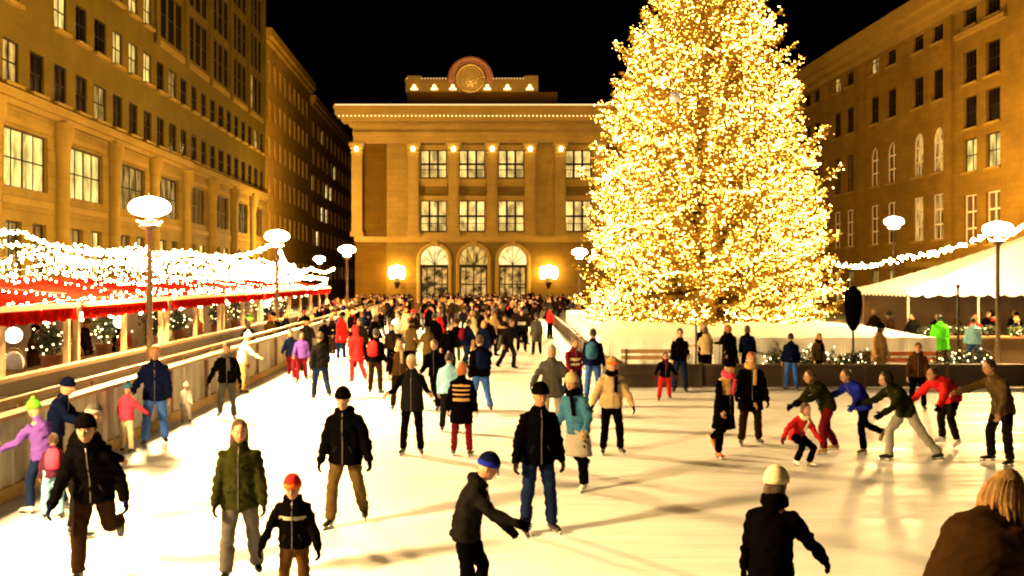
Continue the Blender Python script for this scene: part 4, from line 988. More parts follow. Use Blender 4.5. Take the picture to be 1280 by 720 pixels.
tag(lb.build('branches', MATS['bark'], T), kind='stuff')
fq = np.array(fq).reshape(-1, 3)
link('crown', big_mesh('crown', fq, np.arange(len(fq)).reshape(-1, 4), [mat('needles_glow', (.27, .17, .028), .7, .5, 2.5, spec=.05), mat('needles_glow_pale', (.38, .24, .04), .7, .5, 2.5, spec=.05)], fmi), T)  # bulb glow put into the needle colour: gold instead of green
bulbs = np.array(bulbs); bsz = np.array(bsz); btier = np.array(btier)
treeb = emis('tree_bulb', (1.0, .49, .06), 17); treeb2 = emis('tree_bulb_bright', (1.0, .60, .17), 60)
for k in range(14):
    a, b = 1 + k * 1.62, 1 + (k + 1) * 1.62; sel = (btier >= a) & (btier < b)
    if sel.sum() == 0: continue
    t = thing('light_string', 'strand of golden bulbs wound through the branches of the great spruce', 'string lights', (TX, TY, 0), 0, 'light strands on the great spruce')
    V, Q = bulbs_mesh(bulbs[sel], bsz[sel]); mi = np.repeat((rs.rand(int(sel.sum())) < .22).astype(int), 8); tag(link('bulbs', big_mesh('bulbs', V, Q, [treeb, treeb2], mi), t), kind='stuff')
t = thing('tree_ornament', 'pale blue ball ornament high on the lit spruce', 'ornament', (TX - 2.2, TY - 4.25, 10.15)); m = MB(); m.ball((0, 0, 0), .22, 14, 10); m.build('ball', mat('ornament_blue', (.45, .5, .75), .25, .1, coat=.5), t, True); m = MB(); m.lathe([(.06, .2), (.06, .27), (.02, .3)], n=8); m.build('cap', MATS['gilt'], t)
# white platform
cloth_w = mat('platform_white', (.88, .93, .98), .8, .06, 1.5, .4, 5)
PB = thing('tree_platform', 'low white draped platform around the foot of the lit spruce', 'platform', (0, 0, 0))
def skirt(mb, a, b, z0, z1, n, ph):
    a, b = Vector((*a, 0)), Vector((*b, 0)); d = (b - a).normalized(); nn = Vector((d.y, -d.x, 0))
    for j in range(n):
        p, q = a.lerp(b, j / n), a.lerp(b, (j + 1) / n); f = lambda s: .05 * math.sin(s * 60 + ph) + .03 * math.sin(s * 131); P0, Q0 = p + nn * (f(j / n) + .05), q + nn * (f((j + 1) / n) + .05)
        mb.quad((*P0.xy, z0), (*Q0.xy, z0), (*q.xy, z1 + .04 * mnoise.noise((j * .3, ph, 0))), (*p.xy, z1 + .04 * mnoise.noise((j * .3, ph, 0))))
cn = [(4.55, 33.6), (16.0, 33.6), (16.4, 50), (6.2, 62)]
m = MB(); skirt(m, cn[0], cn[1], 0.0, 1.18, 110, 1); skirt(m, cn[1], cn[2], 0, 1.18, 90, 2); skirt(m, cn[3], cn[0], 0, 1.18, 160, 3); m.build('skirt', cloth_w, PB)
m = MB(); n1, n2 = 40, 40; vs = []; fs = []
for i in range(n1 + 1):
    for j in range(n2 + 1):
        u, v = i / n1, j / n2; a = Vector(cn[0]).lerp(Vector(cn[1]), u); b = Vector(cn[3]).lerp(Vector(cn[2]), u); p = a.lerp(b, v); e = min(u, 1 - u, v, 1 - v)
        vs.append((p.x, p.y, 1.17 + min(.32, e * 3.2) * (.8 + .5 * mnoise.noise((p.x * .5, p.y * .5, 0)))))
for i in range(n1):
    for j in range(n2): a = i * (n2 + 1) + j; fs.append((a, a + n2 + 1, a + n2 + 2, a + 1))
m.add(vs, fs); m.build('snow_cover', cloth_w, PB, True)
# ------------------------------------------------------------------ rink edge on the tree side
brd = mat('board_dark', (.028, .016, .008), .6, .3, 4)
RBd = thing('rink_boards', 'low dark wooden rink boards before the white tree platform', 'rink boards', (0, 0, 0))
def board_run(a, b, z=.70, seg=2.4):
    a, b = Vector((*a, 0)), Vector((*b, 0)); L = (b - a).length; n = int(L / seg); ang = math.atan2((b - a).y, (b - a).x)
    for i in range(n):
        M = Matrix.Translation(a.lerp(b, i / n)) @ Matrix.Rotation(ang, 4, 'Z'); s = L / n
        m = MB(); m.box(.03, s - .03, -.03, .03, .04, z - .06, 0, M); m.box(.03, s - .03, -.045, -.032, z * .45, z * .52, 0, M); m.build('panel', brd, RBd)
        m = MB(); m.box(-.05, .028, -.06, .06, 0, z + .04, 0, M); m.build('post', wood_dk, RBd)
        m = MB(); m.box(.03, s - .052, -.07, .07, z - .058, z, 0, M); m.build('cap_rail', wood_dk, RBd)
board_run((4.4, 28.7), (16.4, 28.7)); board_run((4.4, 28.75), (6.1, 70), .6)
def bench(label, x, y, w, rz, m1, z=.46):
    t = thing('bench', label, 'bench', (x, y, 0), R(rz))
    for i in range(3): m = MB(); m.box(-w / 2, w / 2, -.2 + i * .14, -.09 + i * .14, z - .04, z); m.build('seat_slat', m1, t)
    for i in range(2): m = MB(); m.box(-w / 2, w / 2, .25 + i * .02, .28 + i * .02, z + .15 + i * .2, z + .28 + i * .2); m.build('back_slat', m1, t)
    for s in (-1, 1): m = MB(); m.box(s * w * .42 - .04, s * w * .42 + .04, -.18, .22, 0, z - .042); m.box(s * w * .42 - .03, s * w * .42 + .03, .225, .249, 0, z + .5); m.build('leg', wood_dk, t)
bench('pale wooden slatted bench behind the boards near the platform corner', 5.9, 31.2, 2.0, 0, mat('bench_pale', (.30, .19, .09), .6, .25, 4), .45)
bench('orange painted bench behind the boards, between the skaters and the neon figure', 14.0, 31.4, 2.6, 0, mat('bench_orange', (.50, .14, .03), .55, .25, 4), .36)
for i in range(9): bush('low clipped bush dotted with tiny lights along the rink boards', 9.3 + i * .52 + (1.9 if i > 5 else 0), 29.5 + .2 * (i % 2), 0, .42, 1.08, 420, 34, potted=False, lm=leaf2, group='lit bushes behind the rink boards', cat='bush', name='bush')
# thin poles
def pole(label, x, y, h, covered=False):
    t = thing('pole', label, 'pole', (x, y, 0)); m = MB(); m.lathe([(.13, 0), (.13, .05), (.04, .09), (.035, h)], n=10); m.build('shaft', iron_bk, t, True); m = MB(); m.lathe([(.035, h), (.07, h + .03), (.05, h + .10), (.001, h + .12)], n=10); m.build('finial', iron_bk, t, True)
    if covered:
        m = MB(); m.tube([(0, 0, h - .9), (0, 0, h - .75), (0, 0, h - .2), (0, 0, h + .25), (0, 0, h + .35)], [.10, .19, .27, .25, .12], 10, rnd=True); m2 = remesh(m, .05, 2, .02, 5, 3); m2.build('cover', FB('black'), t, True)
pole('thin black pole at the rink boards before the tree', 6.7, 28.9, 2.0); pole('thin pole wrapped in a black cover at the top, beside the tree', 11.75, 30.0, 2.55, True); pole('thin black pole near the neon green figure', 15.2, 30.5, 2.9)

# ------------------------------------------------------------------ white marquee
tent = mat('marquee_white', (.82, .88, .96), .75, .05, 1.0, .2, 3)
Mq = thing('marquee', 'white peaked marquee with scalloped edge in front of the sandstone block', 'marquee', (0, 0, 0))
mx0, mx1, my0, my1, ez, pz = 18.3, 33.2, 41.0, 46.6, 2.75, 5.45
def roofpt(u, v):
    x, y = mx0 + (mx1 - mx0) * u, my0 + (my1 - my0) * v; e = min(min(u, 1 - u) / .5, min(v, 1 - v) / .5); return (x, y, ez + (pz - ez) * (e ** 1.12) - .05 * math.sin(e * math.pi))
m = MB(); n = 32; vs = [roofpt(i / n, j / n) for i in range(n + 1) for j in range(n + 1)]; fs = [(i * (n + 1) + j, (i + 1) * (n + 1) + j, (i + 1) * (n + 1) + j + 1, i * (n + 1) + j + 1) for i in range(n) for j in range(n)]
m.add(vs, fs); m.build('roof', tent, Mq, False)
m = MB()
def val(a, b, n):
    a, b = Vector(a), Vector(b)
    for j in range(n):
        for q in range(6):
            s0, s1 = (j + q / 6) / n, (j + (q + 1) / 6) / n; f = lambda s: ez - .22 - .10 * abs(math.sin(s * n * math.pi)); p0, p1 = a.lerp(b, s0), a.lerp(b, s1); m.quad((p0.x, p0.y, f(s0)), (p1.x, p1.y, f(s1)), (p1.x, p1.y, ez), (p0.x, p0.y, ez))
val((mx0, my0 - .01), (mx1, my0 - .01), 22); val((mx0 - .01, my0), (mx0 - .01, my1), 14); m.build('valance', tent, Mq)
for x in np.linspace(mx0 + .1, mx1 - .1, 6):
    for y in (my0 + .1, my1 - .1): m = MB(); m.lathe([(.12, 0), (.12, .03), (.045, .05), (.045, ez)], (x, y, 0), 10); m.build('pole', MATS['frame_cream'], Mq, True)
m = MB(); m.box(mx0 + .3, mx1 - .3, my1 - .4, my1 - .3, .02, 2.4); m.build('back_wall', mat('marquee_wall', (.22, .14, .07), .8, .4, 1.5), Mq)
for i, x in enumerate((20.5, 23.5, 26.5, 30)): paper_lantern('added globe lantern lighting the inside of the white marquee', x, 43.8, 2.5, .16, 'globe lanterns added inside the marquee')  # lanterns added to brighten the tent from inside
ct = thing('market_counter', 'long wooden market counter piled with greenery in front of the marquee', 'counter', (21.2, 37.0, 0)); m = MB(); m.box(-4.4, 4.4, -.35, .35, 0, .95); m.build('counter', plank, ct); m = MB(); m.box(-4.5, 4.5, -.45, .45, .952, 1.02); m.build('worktop', wood, ct)
for i in range(8): bush('cut greenery piled on the marquee market counter', 17.3 + i * 1.1, 36.9, 1.02, .42, .42, 260, 8, potted=False, lm=leafm if i % 2 else leaf2, group='greenery on the marquee counter', cat='greenery', name='greenery')
# ------------------------------------------------------------------ the skaters one can tell apart
# (label, pixel x of the hips, pixel row of the standing foot, spec)
ST = (4, 5, 6)
def walk(a=24, b=-18, ka=18, kb=30, **k): return dict(dict(lean=10, L=(a, 4, ka), R=(b, 4, kb), LA=(-22, 12, 22), RA=(24, 12, 30)), **k)
def stand(**k): return dict(dict(lean=4, L=(4, 6, 6), R=(2, 6, 5), LA=(2, 12, 18), RA=(4, 12, 20)), **k)
def glide(**k): return dict(dict(lean=16, L=(26, 5, 38), R=(-8, 12, 26), LA=(12, 26, 28), RA=(-8, 26, 28)), **k)
FG = [
 ('man in black beanie and jacket skating bent forward in the front row, one skate lifted', 118, 724, dict(h=1.80, yaw=8, c='black', t='dkbrown', hat=('beanie', 'black'), glove='navy', skin='mid', hood='down', puff=1.08, pose=dict(lean=24, hp=-6, L=(-22, 4, 62), R=(24, 4, 34), LA=(-14, 24, 26), RA=(14, 20, 18), side=-4))),
 ('woman in dark olive jacket with long brown hair and grey trousers beside the red-hatted boy', 300, 724, dict(h=1.68, yaw=6, quilt=1, c='olive', t='grey', hair=('long', 'brown'), glove='dkbrown', hem=.2, puff=1.08, flare=1.15, pose=stand(lean=5, hy=10, R=(8, 5, 8), L=(-8, 7, 10), RA=(2, 12, 14), LA=(8, 14, 8)))),
 ('boy in red beanie and black jacket with grey chest stripes beside the woman in olive', 368, 768, dict(h=1.30, yaw=0, c='black', t='brown', hat=('beanie', 'red', 'orange'), glove='black', hood='down', puff=1.1, stripes=('ltgrey', [(.30, .335)], 'front'), pose=stand(lean=10, hp=14, RA=(6, 30, 4), LA=(10, 22, 16)))),
 ('man in black beanie and bulky black jacket with olive brown trousers gliding alone, mid ice', 432, 658, dict(h=1.78, yaw=-6, c='black', t='khaki', hat=('beanie', 'black'), glove='black', hood='down', puff=1.12, hem=.16, pose=dict(lean=12, hp=10, L=(-12, 8, 16), R=(14, 8, 20), LA=(-6, 22, 30), RA=(0, 16, 20)))),
 ('youth in blue beanie and dark hooded jacket seen from the side, a hand stretched ahead', 582, 772, dict(h=1.58, yaw=82, c='charcoal', t='black', hat=('beanie', 'navy', 'blue'), glove='black', hood='down', pose=dict(lean=22, hp=12, L=(24, 4, 34), R=(6, 4, 34), RA=(46, 6, 26), LA=(20, 8, 30)))),
 ('man in black beanie, black jacket and dark jeans skating forward in the centre front', 672, 664, dict(h=1.84, yaw=12, c='black', t='denim', hat=('beanie', 'black'), glove='dkbrown', puff=1.06, hem=.16, skin='mid', pose=dict(lean=9, L=(8, 7, 10), R=(14, 8, 16), LA=(-6, 16, 14), RA=(2, 18, 14)))),
 ('woman in teal jacket, pale grey skirt and pale hat behind the man in dark jeans', 722, 612, dict(h=1.74, yaw=-38, quilt=1, c='teal', t='black', skirt='ltgrey', hat=('beanie', 'beige'), hair=('bob', 'brown'), scarf='black', boot='white', glove='beige', pose=dict(lean=14, L=(8, 4, 12), R=(-14, 4, 48), LA=(6, 20, 44), RA=(-4, 20, 22)))),
 ('woman in beige jacket with black scarf and tan beanie, arms held out from her sides', 764, 567, dict(h=1.72, yaw=4, quilt=1, c='beige', t='black', hat=('beanie', 'tan', 'orange'), hair=('bob', 'blond'), scarf='black', glove='black', puff=1.08, pose=dict(lean=8, L=(6, 8, 12), R=(10, 6, 16), LA=(6, 26, 16), RA=(8, 30, 24)))),
 ('broad person in a grey cape-like coat and pale hat behind the woman in beige', 690, 532, dict(h=1.70, yaw=-6, c='grey', t='ltgrey', hat=('earflap', 'ltgrey', 'cream'), glove='black', hem=.34, puff=1.22, hair=('bob', 'grey'), pose=stand(lean=6, LA=(6, 34, 14), RA=(6, 36, 16)))),
 ('person in maroon patterned jacket and jeans, close behind the grey coat', 716, 508, dict(h=1.74, yaw=20, c='maroon', t='denim', hair=('short', 'brown'), stripes=('cream', [(.10, .14), (.24, .28)], 'all'), pose=walk())),
 ('tall skater in navy jacket with a teal backpack, between the platform and the grey coat', 741, 500, dict(h=1.84, yaw=165, c='navy', t='jeans', hair=('short', 'black'), pack='teal', pose=stand())),
 ('small girl in red trousers and black jacket skating before the tree platform', 831, 501, dict(h=1.26, yaw=0, c='black', t='red', hair=('long', 'brown'), scarf='maroon', glove='maroon', tight=1.08, pose=dict(lean=10, L=(-14, 12, 14), R=(10, 12, 12), LA=(10, 26, 30), RA=(10, 30, 30)))),
 ('man in black coat and jeans at the boards next to the girl in red trousers', 850, 490, dict(h=1.76, yaw=-12, c='black', t='denim', hair=('short', 'black'), pose=stand(LA=(20, 8, 50), RA=(10, 10, 30)))),
 ('woman in tan shawl and black dress with a dark hat, one leg kicked back', 905, 572, dict(h=1.72, yaw=28, c='black', t='black', skirt='black', hat=('beanie', 'black'), scarf='pink', hem=.2, stripes=('tan', [(.20, .52)], 'all'), boot='orange', skin='mid', pose=dict(lean=12, L=(-14, 4, 42), R=(4, 4, 8), LA=(16, 26, 40), RA=(10, 14, 20)))),
 ('person in knee-length black coat and tan scarf, partner of the woman in the shawl', 938, 556, dict(h=1.76, yaw=-4, c='black', t='dkbrown', hair=('short', 'red'), scarf='tan', hem=.32, glove='black', puff=1.08, pose=dict(lean=6, L=(-4, 8, 8), R=(8, 8, 10), LA=(-2, 18, 10), RA=(14, 20, 40)))),
 ('figure in navy jacket and jeans standing by the lit bushes with back turned', 989, 488, dict(h=1.60, yaw=172, c='navy', t='jeans', hair=('short', 'black'), pose=stand())),
 ('blond figure in tan jacket at the lit bushes, next to the one in navy', 1021, 483, dict(h=1.56, yaw=20, c='khaki', t='black', hair=('bob', 'blond'), scarf='black', pose=stand(lean=10))),
 ('child in red jacket with pale collar crouching low on the ice, one arm flung out', 996, 582, dict(h=1.36, yaw=20, c='red', t='black', hair=('bob', 'brown'), scarf='cream', glove='maroon', boot='white', pose=dict(lean=34, hp=-10, L=(62, 12, 98), R=(76, 8, 104), fL=0, fR=0, LA=(16, 20, 20), RA=(10, 56, 10)))),
 ('skater in olive shirt and dark red trousers bending forward behind the crouching child', 1034, 566, dict(h=1.66, yaw=-78, c='olive', t='maroon', hair=('bob', 'brown'), glove='black', boot='tan', pose=dict(lean=46, hp=-18, L=(26, 4, 30), R=(-6, 4, 26), LA=(50, 10, 24), RA=(36, 10, 20)))),
 ('skater in bright blue jacket and black leggings lunging, one skate lifted', 1078, 566, dict(h=1.66, yaw=-74, c='blue', t='black', hair=('short', 'brown'), boot='tan', glove='blue', tight=.92, pose=dict(lean=46, hp=-18, L=(18, 4, 26), R=(-22, 6, 46), LA=(30, 36, 30), RA=(44, 26, 30)))),
 ('skater in dark olive hooded jacket and light grey trousers striding with legs wide apart', 1132, 578, dict(h=1.76, yaw=-80, c='olive', t='ltgrey', hair=('short', 'black'), hood='up', glove='black', boot='charcoal', pose=dict(lean=46, side=4, hp=-4, L=(-26, 16, 14), R=(28, 14, 34), LA=(34, 12, 30), RA=(48, 10, 30)))),
 ('skater in bright red jacket bending low with an arm hanging, black gloves and black hair', 1188, 557, dict(h=1.74, yaw=-70, quilt=1, c='red', t='charcoal', hair=('short', 'black'), glove='black', boot='white', puff=1.12, pose=dict(lean=66, hp=-40, L=(24, 10, 40), R=(8, 14, 24), LA=(30, 24, 20), RA=(22, 36, 16)))),
 ('tall man in brown olive jacket and dark grey trousers reaching out to the red jacket', 1254, 580, dict(h=1.84, yaw=-74, c='khaki', t='charcoal', hair=('short', 'black'), boot='black', hem=.16, pose=dict(lean=26, side=-4, hp=0, L=(10, 8, 14), R=(16, 10, 26), LA=(10, 14, 20), RA=(64, 20, 10)))),
 ('person in rusty brown hoodie near the orange bench, half hidden by the red jacket', 1147, 512, dict(h=1.62, yaw=-20, c='brown', t='black', hair=('short', 'brown'), hood='down', pose=stand(lean=14))),
 ('person in cream knitted hat and black coat seen from behind at the bottom edge', 964, 846, dict(h=1.62, yaw=148, c='black', t='black', hat=('beanie', 'cream'), hair=('bob', 'brown'), scarf='black', glove='black', puff=1.0, hem=.2, pose=dict(lean=12, hp=6, hy=-16, L=(10, 6, 14), R=(4, 6, 10), LA=(8, 16, 10), RA=(30, 26, 12)))),
 ('woman in brown jacket with long blond hair hunched over, closest of all to the camera', 1206, 944, dict(h=1.97, yaw=108, fold=.55, c='umber', t='dkbrown', hair=('flow', 'blond'), puff=1.38, hem=.22, pose=dict(lean=36, hp=2, hy=8, L=(18, 6, 30), R=(10, 6, 24), LA=(26, 18, 30), RA=(14, 16, 24)))),
 # the cluster along the boards
 ('person in navy jacket and dark cap at the boards behind the green-hatted child', 66, 612, dict(h=1.66, yaw=100, c='navy', t='charcoal', hat=('beanie', 'navy'), pose=stand(lean=18, LA=(40, 10, 40), RA=(36, 10, 40)))),
 ('child in purple jacket and lime green bobble hat clutching the boards, white skates', 54, 640, dict(h=1.52, yaw=-118, quilt=1, c='purple', t='denim', hat=('bobble', 'lime', 'green'), boot='white', glove='purple', pose=dict(lean=20, L=(18, 8, 26), R=(-10, 8, 22), LA=(30, 30, 30), RA=(48, 20, 20)))),
 ('person in black jacket and patterned grey beanie bending over the small child in blue', 96, 672, dict(h=1.62, yaw=150, c='black', t='charcoal', hat=('beanie', 'grey', 'ltgrey'), puff=1.08, hood='down', pose=dict(lean=26, L=(14, 6, 20), R=(4, 6, 16), LA=(40, 12, 20), RA=(30, 14, 30)))),
 ('small child in pale blue snow trousers and plum jacket in the cluster by the boards', 66, 648, dict(h=1.10, yaw=-160, c='plum', t='ltblue', hair=('short', 'brown'), pack='pink', tight=1.2, pose=stand(lean=18))),
 ('child in pink jacket and blue hat by the boards, just before the man in jeans', 141, 566, dict(h=1.22, yaw=160, quilt=1, c='pink', t='cream', hat=('earflap', 'teal', 'navy'), glove='maroon', puff=1.08, pose=stand(LA=(10, 24, 16), RA=(30, 30, 20)))),
 ('tall man in dark navy jacket and bright blue jeans skating along the boards', 194, 556, dict(h=1.88, yaw=14, quilt=1, c='navy', t='jeans', hair=('short', 'red'), puff=1.08, hem=.18, skin='mid', pose=dict(lean=6, L=(-4, 6, 12), R=(10, 7, 10), LA=(2, 12, 16), RA=(18, 26, 30)))),
 ('toddler in white snowsuit low on the ice beside the man in bright jeans', 219, 528, dict(h=.86, yaw=20, c='white', t='white', hat=('bobble', 'white'), glove='ltgrey', tight=1.2, pose=stand(lean=18))),
 ('man in black jacket and grey jeans, farther along the boards than the bright blue jeans', 284, 525, dict(h=1.74, yaw=10, c='black', t='grey', hair=('short', 'brown'), scarf='grey', glove='black', puff=1.06, pose=dict(lean=14, L=(14, 6, 20), R=(-6, 8, 24), LA=(6, 18, 20), RA=(2, 30, 14)))),
 ('person in white hat and pale jacket at the boards beyond the man in grey jeans', 303, 492, dict(h=1.66, yaw=110, c='cream', t='tan', hat=('bobble', 'white'), pose=stand(lean=14, RA=(40, 20, 20)))),
 ('person in slate jacket and dark red trousers, one of a pair far along the boards', 364, 475, dict(h=1.60, yaw=0, c='navy', t='maroon', hair=('short', 'black'), pose=walk())),
 ('person in blue violet jacket with red leggings, the other of the pair along the boards', 377, 478, dict(h=1.56, yaw=6, c='purple', t='maroon', hair=('short', 'brown'), pose=walk(-16, 20))),
 ('man in charcoal jacket and faded jeans skating away from the pair at the boards', 401, 500, dict(h=1.80, yaw=-160, c='charcoal', t='denim', hair=('short', 'brown'), puff=1.05, pose=walk(26, -20, 20, 24))),
 ('figure dressed all in red, hooded, mid ice', 446, 478, dict(h=1.72, yaw=-150, c='red', t='red', hair=('short', 'black'), hood='up', puff=1.12, hem=.32, pose=walk(14, -12))),
 ('person in black with a red bag next to the all-red figure', 469, 492, dict(h=1.76, yaw=165, c='black', t='dkbrown', hair=('short', 'black'), pack='red', pose=stand())),
 ('woman in grey waistcoat and black trousers with arms raised to her collar', 515, 568, dict(h=1.78, yaw=-4, c='charcoal', shirt='black', sleeve=0, t='black', hair=('short', 'grey'), tight=.95, hem=.2, puff=1.08, pose=stand(LA=(24, 26, 60), RA=(20, 30, 60)))),
 ('woman with reddish hair in black coat banded with tan stripes across the back', 577, 570, dict(h=1.66, yaw=172, c='black', t='maroon', hair=('bob', 'red'), hem=.36, stripes=('tan', [(.08, .115), (.17, .205), (.26, .295), (.34, .375)], 'back'), boot='dkbrown', tight=.9, pose=stand(LA=(4, 14, 8), RA=(4, 14, 8)))),
 ('person in brown waistcoat with pale fur collar behind the woman in the grey waistcoat', 499, 512, dict(h=1.70, yaw=10, c='brown', shirt='black', sleeve=0, t='dkbrown', hair=('bob', 'brown'), scarf='beige', pose=stand())),
 ('person in black jacket and trousers just behind the grey waistcoat woman', 545, 512, dict(h=1.72, yaw=-20, c='black', t='black', hair=('short', 'brown'), pose=walk())),
 ('person in pale blue jacket half hidden beside the striped coat', 561, 540, dict(h=1.62, yaw=170, quilt=1, c='ltblue', t='charcoal', hair=('short', 'black'), pose=stand())),
 ('tall man in black jacket and light jeans with a navy bag, skating away', 601, 517, dict(h=1.84, yaw=-168, c='black', t='jeans', hair=('short', 'brown'), pack='navy', puff=1.14, pose=walk(20, -14))),
 ('skater in black bending beyond the man with the navy bag', 560, 466, dict(h=1.74, yaw=30, c='black', t='black', hair=('short', 'black'), pose=glide())),
 ('tall man in black coat in mid ice beyond the striped coat', 543, 458, dict(h=1.9, yaw=175, c='black', t='charcoal', hair=('short', 'black'), hem=.34, pose=stand())),
 ('person in cream jacket in mid ice', 587, 447, dict(h=1.70, yaw=0, c='cream', t='tan', hair=('short', 'brown'), pose=stand())),
 ('person in black skating beyond the cream jacket', 611, 452, dict(h=1.76, yaw=-30, c='black', t='black', hair=('short', 'black'), pose=walk())),
 ('man in black coat walking at the edge of the crowd near the tree', 629, 420, dict(h=1.84, yaw=160, c='black', t='black', hair=('short', 'black'), hem=.34, pose=walk())),
 ('person in dark jacket with a white patch on the front near the platform corner', 652, 440, dict(h=1.80, yaw=0, c='charcoal', t='black', hair=('short', 'brown'), stripes=('white', [(.16, .30)], 'front'), pose=stand())),
 ('person in long grey coat near the corner of the white platform', 671, 444, dict(h=1.72, yaw=190, c='grey', t='charcoal', hair=('short', 'black'), hem=.42, pose=stand())),
 ('person in bright red jacket at the snowy platform side', 687, 424, dict(h=1.70, yaw=120, c='red', t='black', hair=('short', 'black'), pose=stand())),
 ('person in white jacket and black trousers in mid ice beyond the all-red figure', 497, 440, dict(h=1.74, yaw=0, c='white', t='black', hair=('short', 'brown'), pose=walk())),
 ('person in dark coat with red hat beyond the white jacket', 516, 436, dict(h=1.72, yaw=10, c='dkbrown', t='black', hat=('beanie', 'red'), pose=stand())),
 ('person in long tan coat at the far boards near the crowd', 420, 425, dict(h=1.74, yaw=180, c='tan', t='brown', hair=('short', 'brown'), hem=.42, pose=stand())),
]
for i, (lab, px, py, sp) in enumerate(FG):
    sp.setdefault('seed', i * 3 + 1); d = F * EYE / (py - CY)
    x, y = G(px, py, ICE_Z)
    x = max(x, -6.25)
    person(lab, (x, y), sp, None, detail=1 if d < 26 else 0, voxel=.02 if d < 16 else .026)
# figures beyond the rink
neon = dict(h=1.66, yaw=170, c='lime', t='charcoal', hair=('short', 'black'), puff=1.35, hem=.36, skates=False, seed=5, pose=stand())
person('person in a billowing neon green poncho before the marquee', (16.95, 35.3, .0), dict(neon, h=1.9), None, detail=0)
person('person in pale blue and white jacket next to the neon green poncho', (18.0, 35.0, .0), dict(neon, c='ltblue', puff=1.05, hem=.12, t='jeans', h=1.82), None, detail=0)

# ------------------------------------------------------------------ the crowd: single meshes, each person an object
rc = random.Random(23); PROT = []
ps = [stand(), walk(), stand(lean=6, LA=(30, 14, 60), RA=(10, 12, 20)), walk(-16, 20, 24, 16), stand(LA=(20, 20, 80), RA=(24, 20, 80)), glide(), stand(lean=2, side=3, hy=25), walk(14, -10, 12, 20, hy=-25)]
for i in range(16):
    sp = dict(h=1.75, c='black', t='black', seed=i * 5 + 2, pose=ps[i % 8], hem=.12 if i % 3 else .36, puff=1.0 + .04 * (i % 4), skates=False)
    if i % 3 == 0: sp['hat'] = ('beanie', 'black'); sp['hair'] = ('bob', 'brown')
    elif i % 3 == 1: sp['hair'] = ('short', 'black')
    else: sp['hair'] = ('long' if i % 2 else 'bob', 'brown')
    if i % 4 == 2: sp['hood'] = 'down'
    if i % 5 == 0: sp['scarf'] = 'black'
    if i == 7: sp['pack'] = 'navy'
    PROT.append(merged(sp, .034))
CO = ['black'] * 14 + ['charcoal'] * 6 + ['navy'] * 5 + ['dkbrown'] * 7 + ['brown'] * 3 + ['olive'] * 2 + ['khaki'] * 2 + ['tan'] * 2 + ['beige', 'cream', 'grey', 'maroon', 'red', 'black', 'charcoal', 'black']
NAME = dict(black='black', charcoal='charcoal', navy='navy', dkbrown='dark brown', brown='brown', olive='olive', khaki='khaki', tan='tan', beige='beige', cream='cream', grey='grey', maroon='maroon', red='red', white='white', teal='teal')
def crowd_person(x, y, z, where, yaw=None, scale=None, cols=CO):
    me, slots = rc.choice(PROT); c = rc.choice(cols); col = dict(coat=FB(c), trousers=FB(rc.choice(['black', 'charcoal', 'denim', 'dkbrown', 'black', 'grey'])), skin=skin(rc.choice(['light', 'light', 'mid', 'dark'])), hair=hairm(rc.choice(['black', 'brown', 'brown', 'blond', 'red'])),
        hat=FB(rc.choice(['black', 'charcoal', 'black', 'navy', 'grey', 'brown', 'maroon'])), boot=FB('black'), glove=FB('black'), scarf=FB(rc.choice(['navy', 'dkbrown', 'tan', 'black', 'maroon'])))
    o = link('person', me); o.location = (x, y, z); s = scale or rc.uniform(.92, 1.06); o.scale = (s, s, s); o.rotation_euler = (0, 0, R(rc.uniform(-60, 60) + rc.choice([0, 0, 180]) if yaw is None else yaw))
    for i, ro in enumerate(slots): o.material_slots[i].link = 'OBJECT'; o.material_slots[i].material = col[ro]
    tag(o, f'person in {NAME[c]} {where}', 'person', f'people in {NAME[c]} {where}')
used = []
def free(x, y, r):
    if any((x - a) ** 2 + (y - b) ** 2 < r * r for a, b in used): return False
    used.append((x, y)); return True
n = 0; tries = 0
while n < 150 and tries < 12000:                                # packed before the hall
    tries += 1; y = 50 + 36 * rc.random() ** .9; x = rc.uniform(-9.5 * min(1, y / 62), min(6.6, 3.2 + (y - 50) * .12) if y < 66 else 9.5)
    if y < 60 and rc.random() < .45: continue
    if -6.9 < x < -6.2 and y < 76: continue
    if 5.0 < x < 7.6 and y < 70: continue
    if free(x, y, .60): crowd_person(x, y, ICE_Z if y < 78 else 0, 'in the packed crowd before the hall'); n += 1
n = 0
while n < 38 and tries < 20000:                                # looser skaters in the middle distance
    tries += 1; y = rc.uniform(33, 54); x = rc.uniform(-5.9, 3.4)
    px = CX + x * F / y
    if px > 640 and y < 46: continue
    if free(x, y, 1.0): crowd_person(x, y, ICE_Z, 'skating in the thick of the middle ice'); n += 1
n = 0
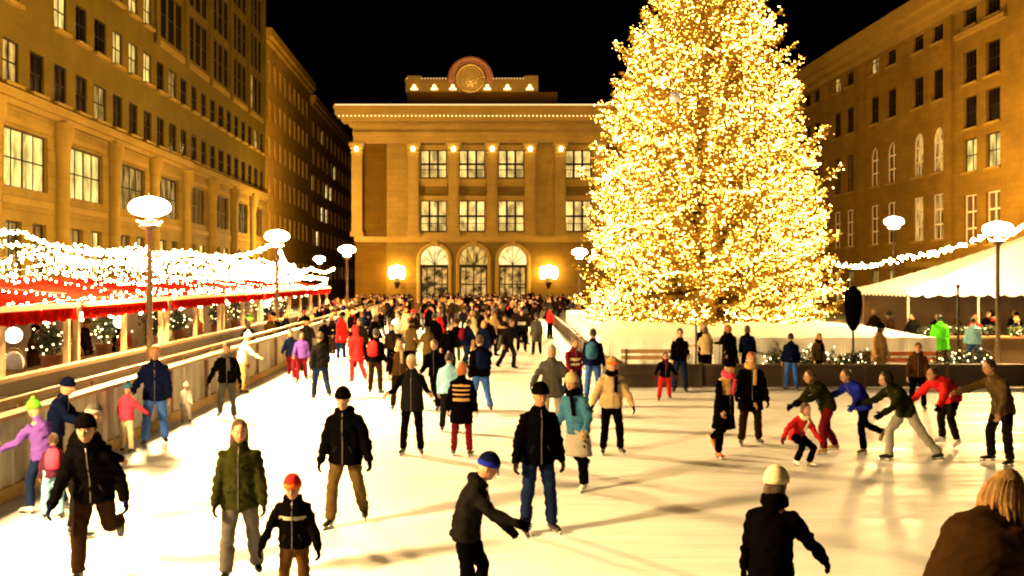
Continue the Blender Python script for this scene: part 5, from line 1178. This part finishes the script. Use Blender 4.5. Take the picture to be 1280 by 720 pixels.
while n < 18 and tries < 30000:                                # shoppers on the walk between boards and stalls
    tries += 1; y = rc.uniform(34, 74); x = rc.uniform(-8.2, -7.5) if y < 66 else rc.uniform(-9, -7.4)
    if abs(y - 41.7) < .5 or abs(y - 61) < .5: continue
    if free(x, y, .7): crowd_person(x, y, 0, 'walking between the boards and the red stalls'); n += 1
n = 0
while n < 6 and tries < 40000:                                # stallholders behind the counters
    tries += 1; y = rc.uniform(17, 44); x = -11.0
    if free(x, y, 2.2): crowd_person(x, y, .35, 'behind a stall counter under the red canopies', yaw=90); n += 1
n = 0
while n < 20 and tries < 50000:                                # visitors under and before the marquee
    tries += 1; y = rc.uniform(38.5, 45.5); x = rc.uniform(16.9, 27.5) * (y / 42)
    if free(x, y, .75): crowd_person(x, y, 0, 'gathered under the white marquee'); n += 1
n = 0
while n < 6 and tries < 60000:                                # along the platform's far side
    tries += 1; y = rc.uniform(30.2, 32.9); x = rc.uniform(6.2, 12.9)
    if 4.4 < x < 7.4 or 9.0 < x < 12.4 or 12.7 < x < 15.3: continue
    if free(x, y, .8): crowd_person(x, y, 0, 'standing between the dark boards and the white platform'); n += 1

cm = MB(); used_f = []                                          # the farthest ranks read as one mass
for q in range(110):
    y = rc.uniform(87, 96); x = rc.uniform(-10.5, 10.5)
    me, slots = PROT[q % 16]; T = Matrix.Translation((x, y, 0)) @ Matrix.Rotation(rc.uniform(0, 6.28), 4, 'Z') @ Matrix.Scale(rc.uniform(.93, 1.05), 4); vs = [T @ v.co for v in me.vertices]
    base = 3 * (q % 3); o = len(cm.v); cm.v += [tuple(v) for v in vs]; cm.f += [tuple(i + o for i in p.vertices) for p in me.polygons]; cm.m += [(0 if slots[p.material_index] in ('skin',) else 1 + (q * 7 + (3 if slots[p.material_index] == 'trousers' else 0)) % 6) for p in me.polygons]
tag(cm.build('crowd', [skin('light'), FB('black'), FB('navy'), FB('brown'), FB('black'), FB('charcoal'), FB('dkbrown')], None, True), 'farthest ranks of the dark crowd pressed against the hall doors', 'crowd', None, 'stuff')
link_all()
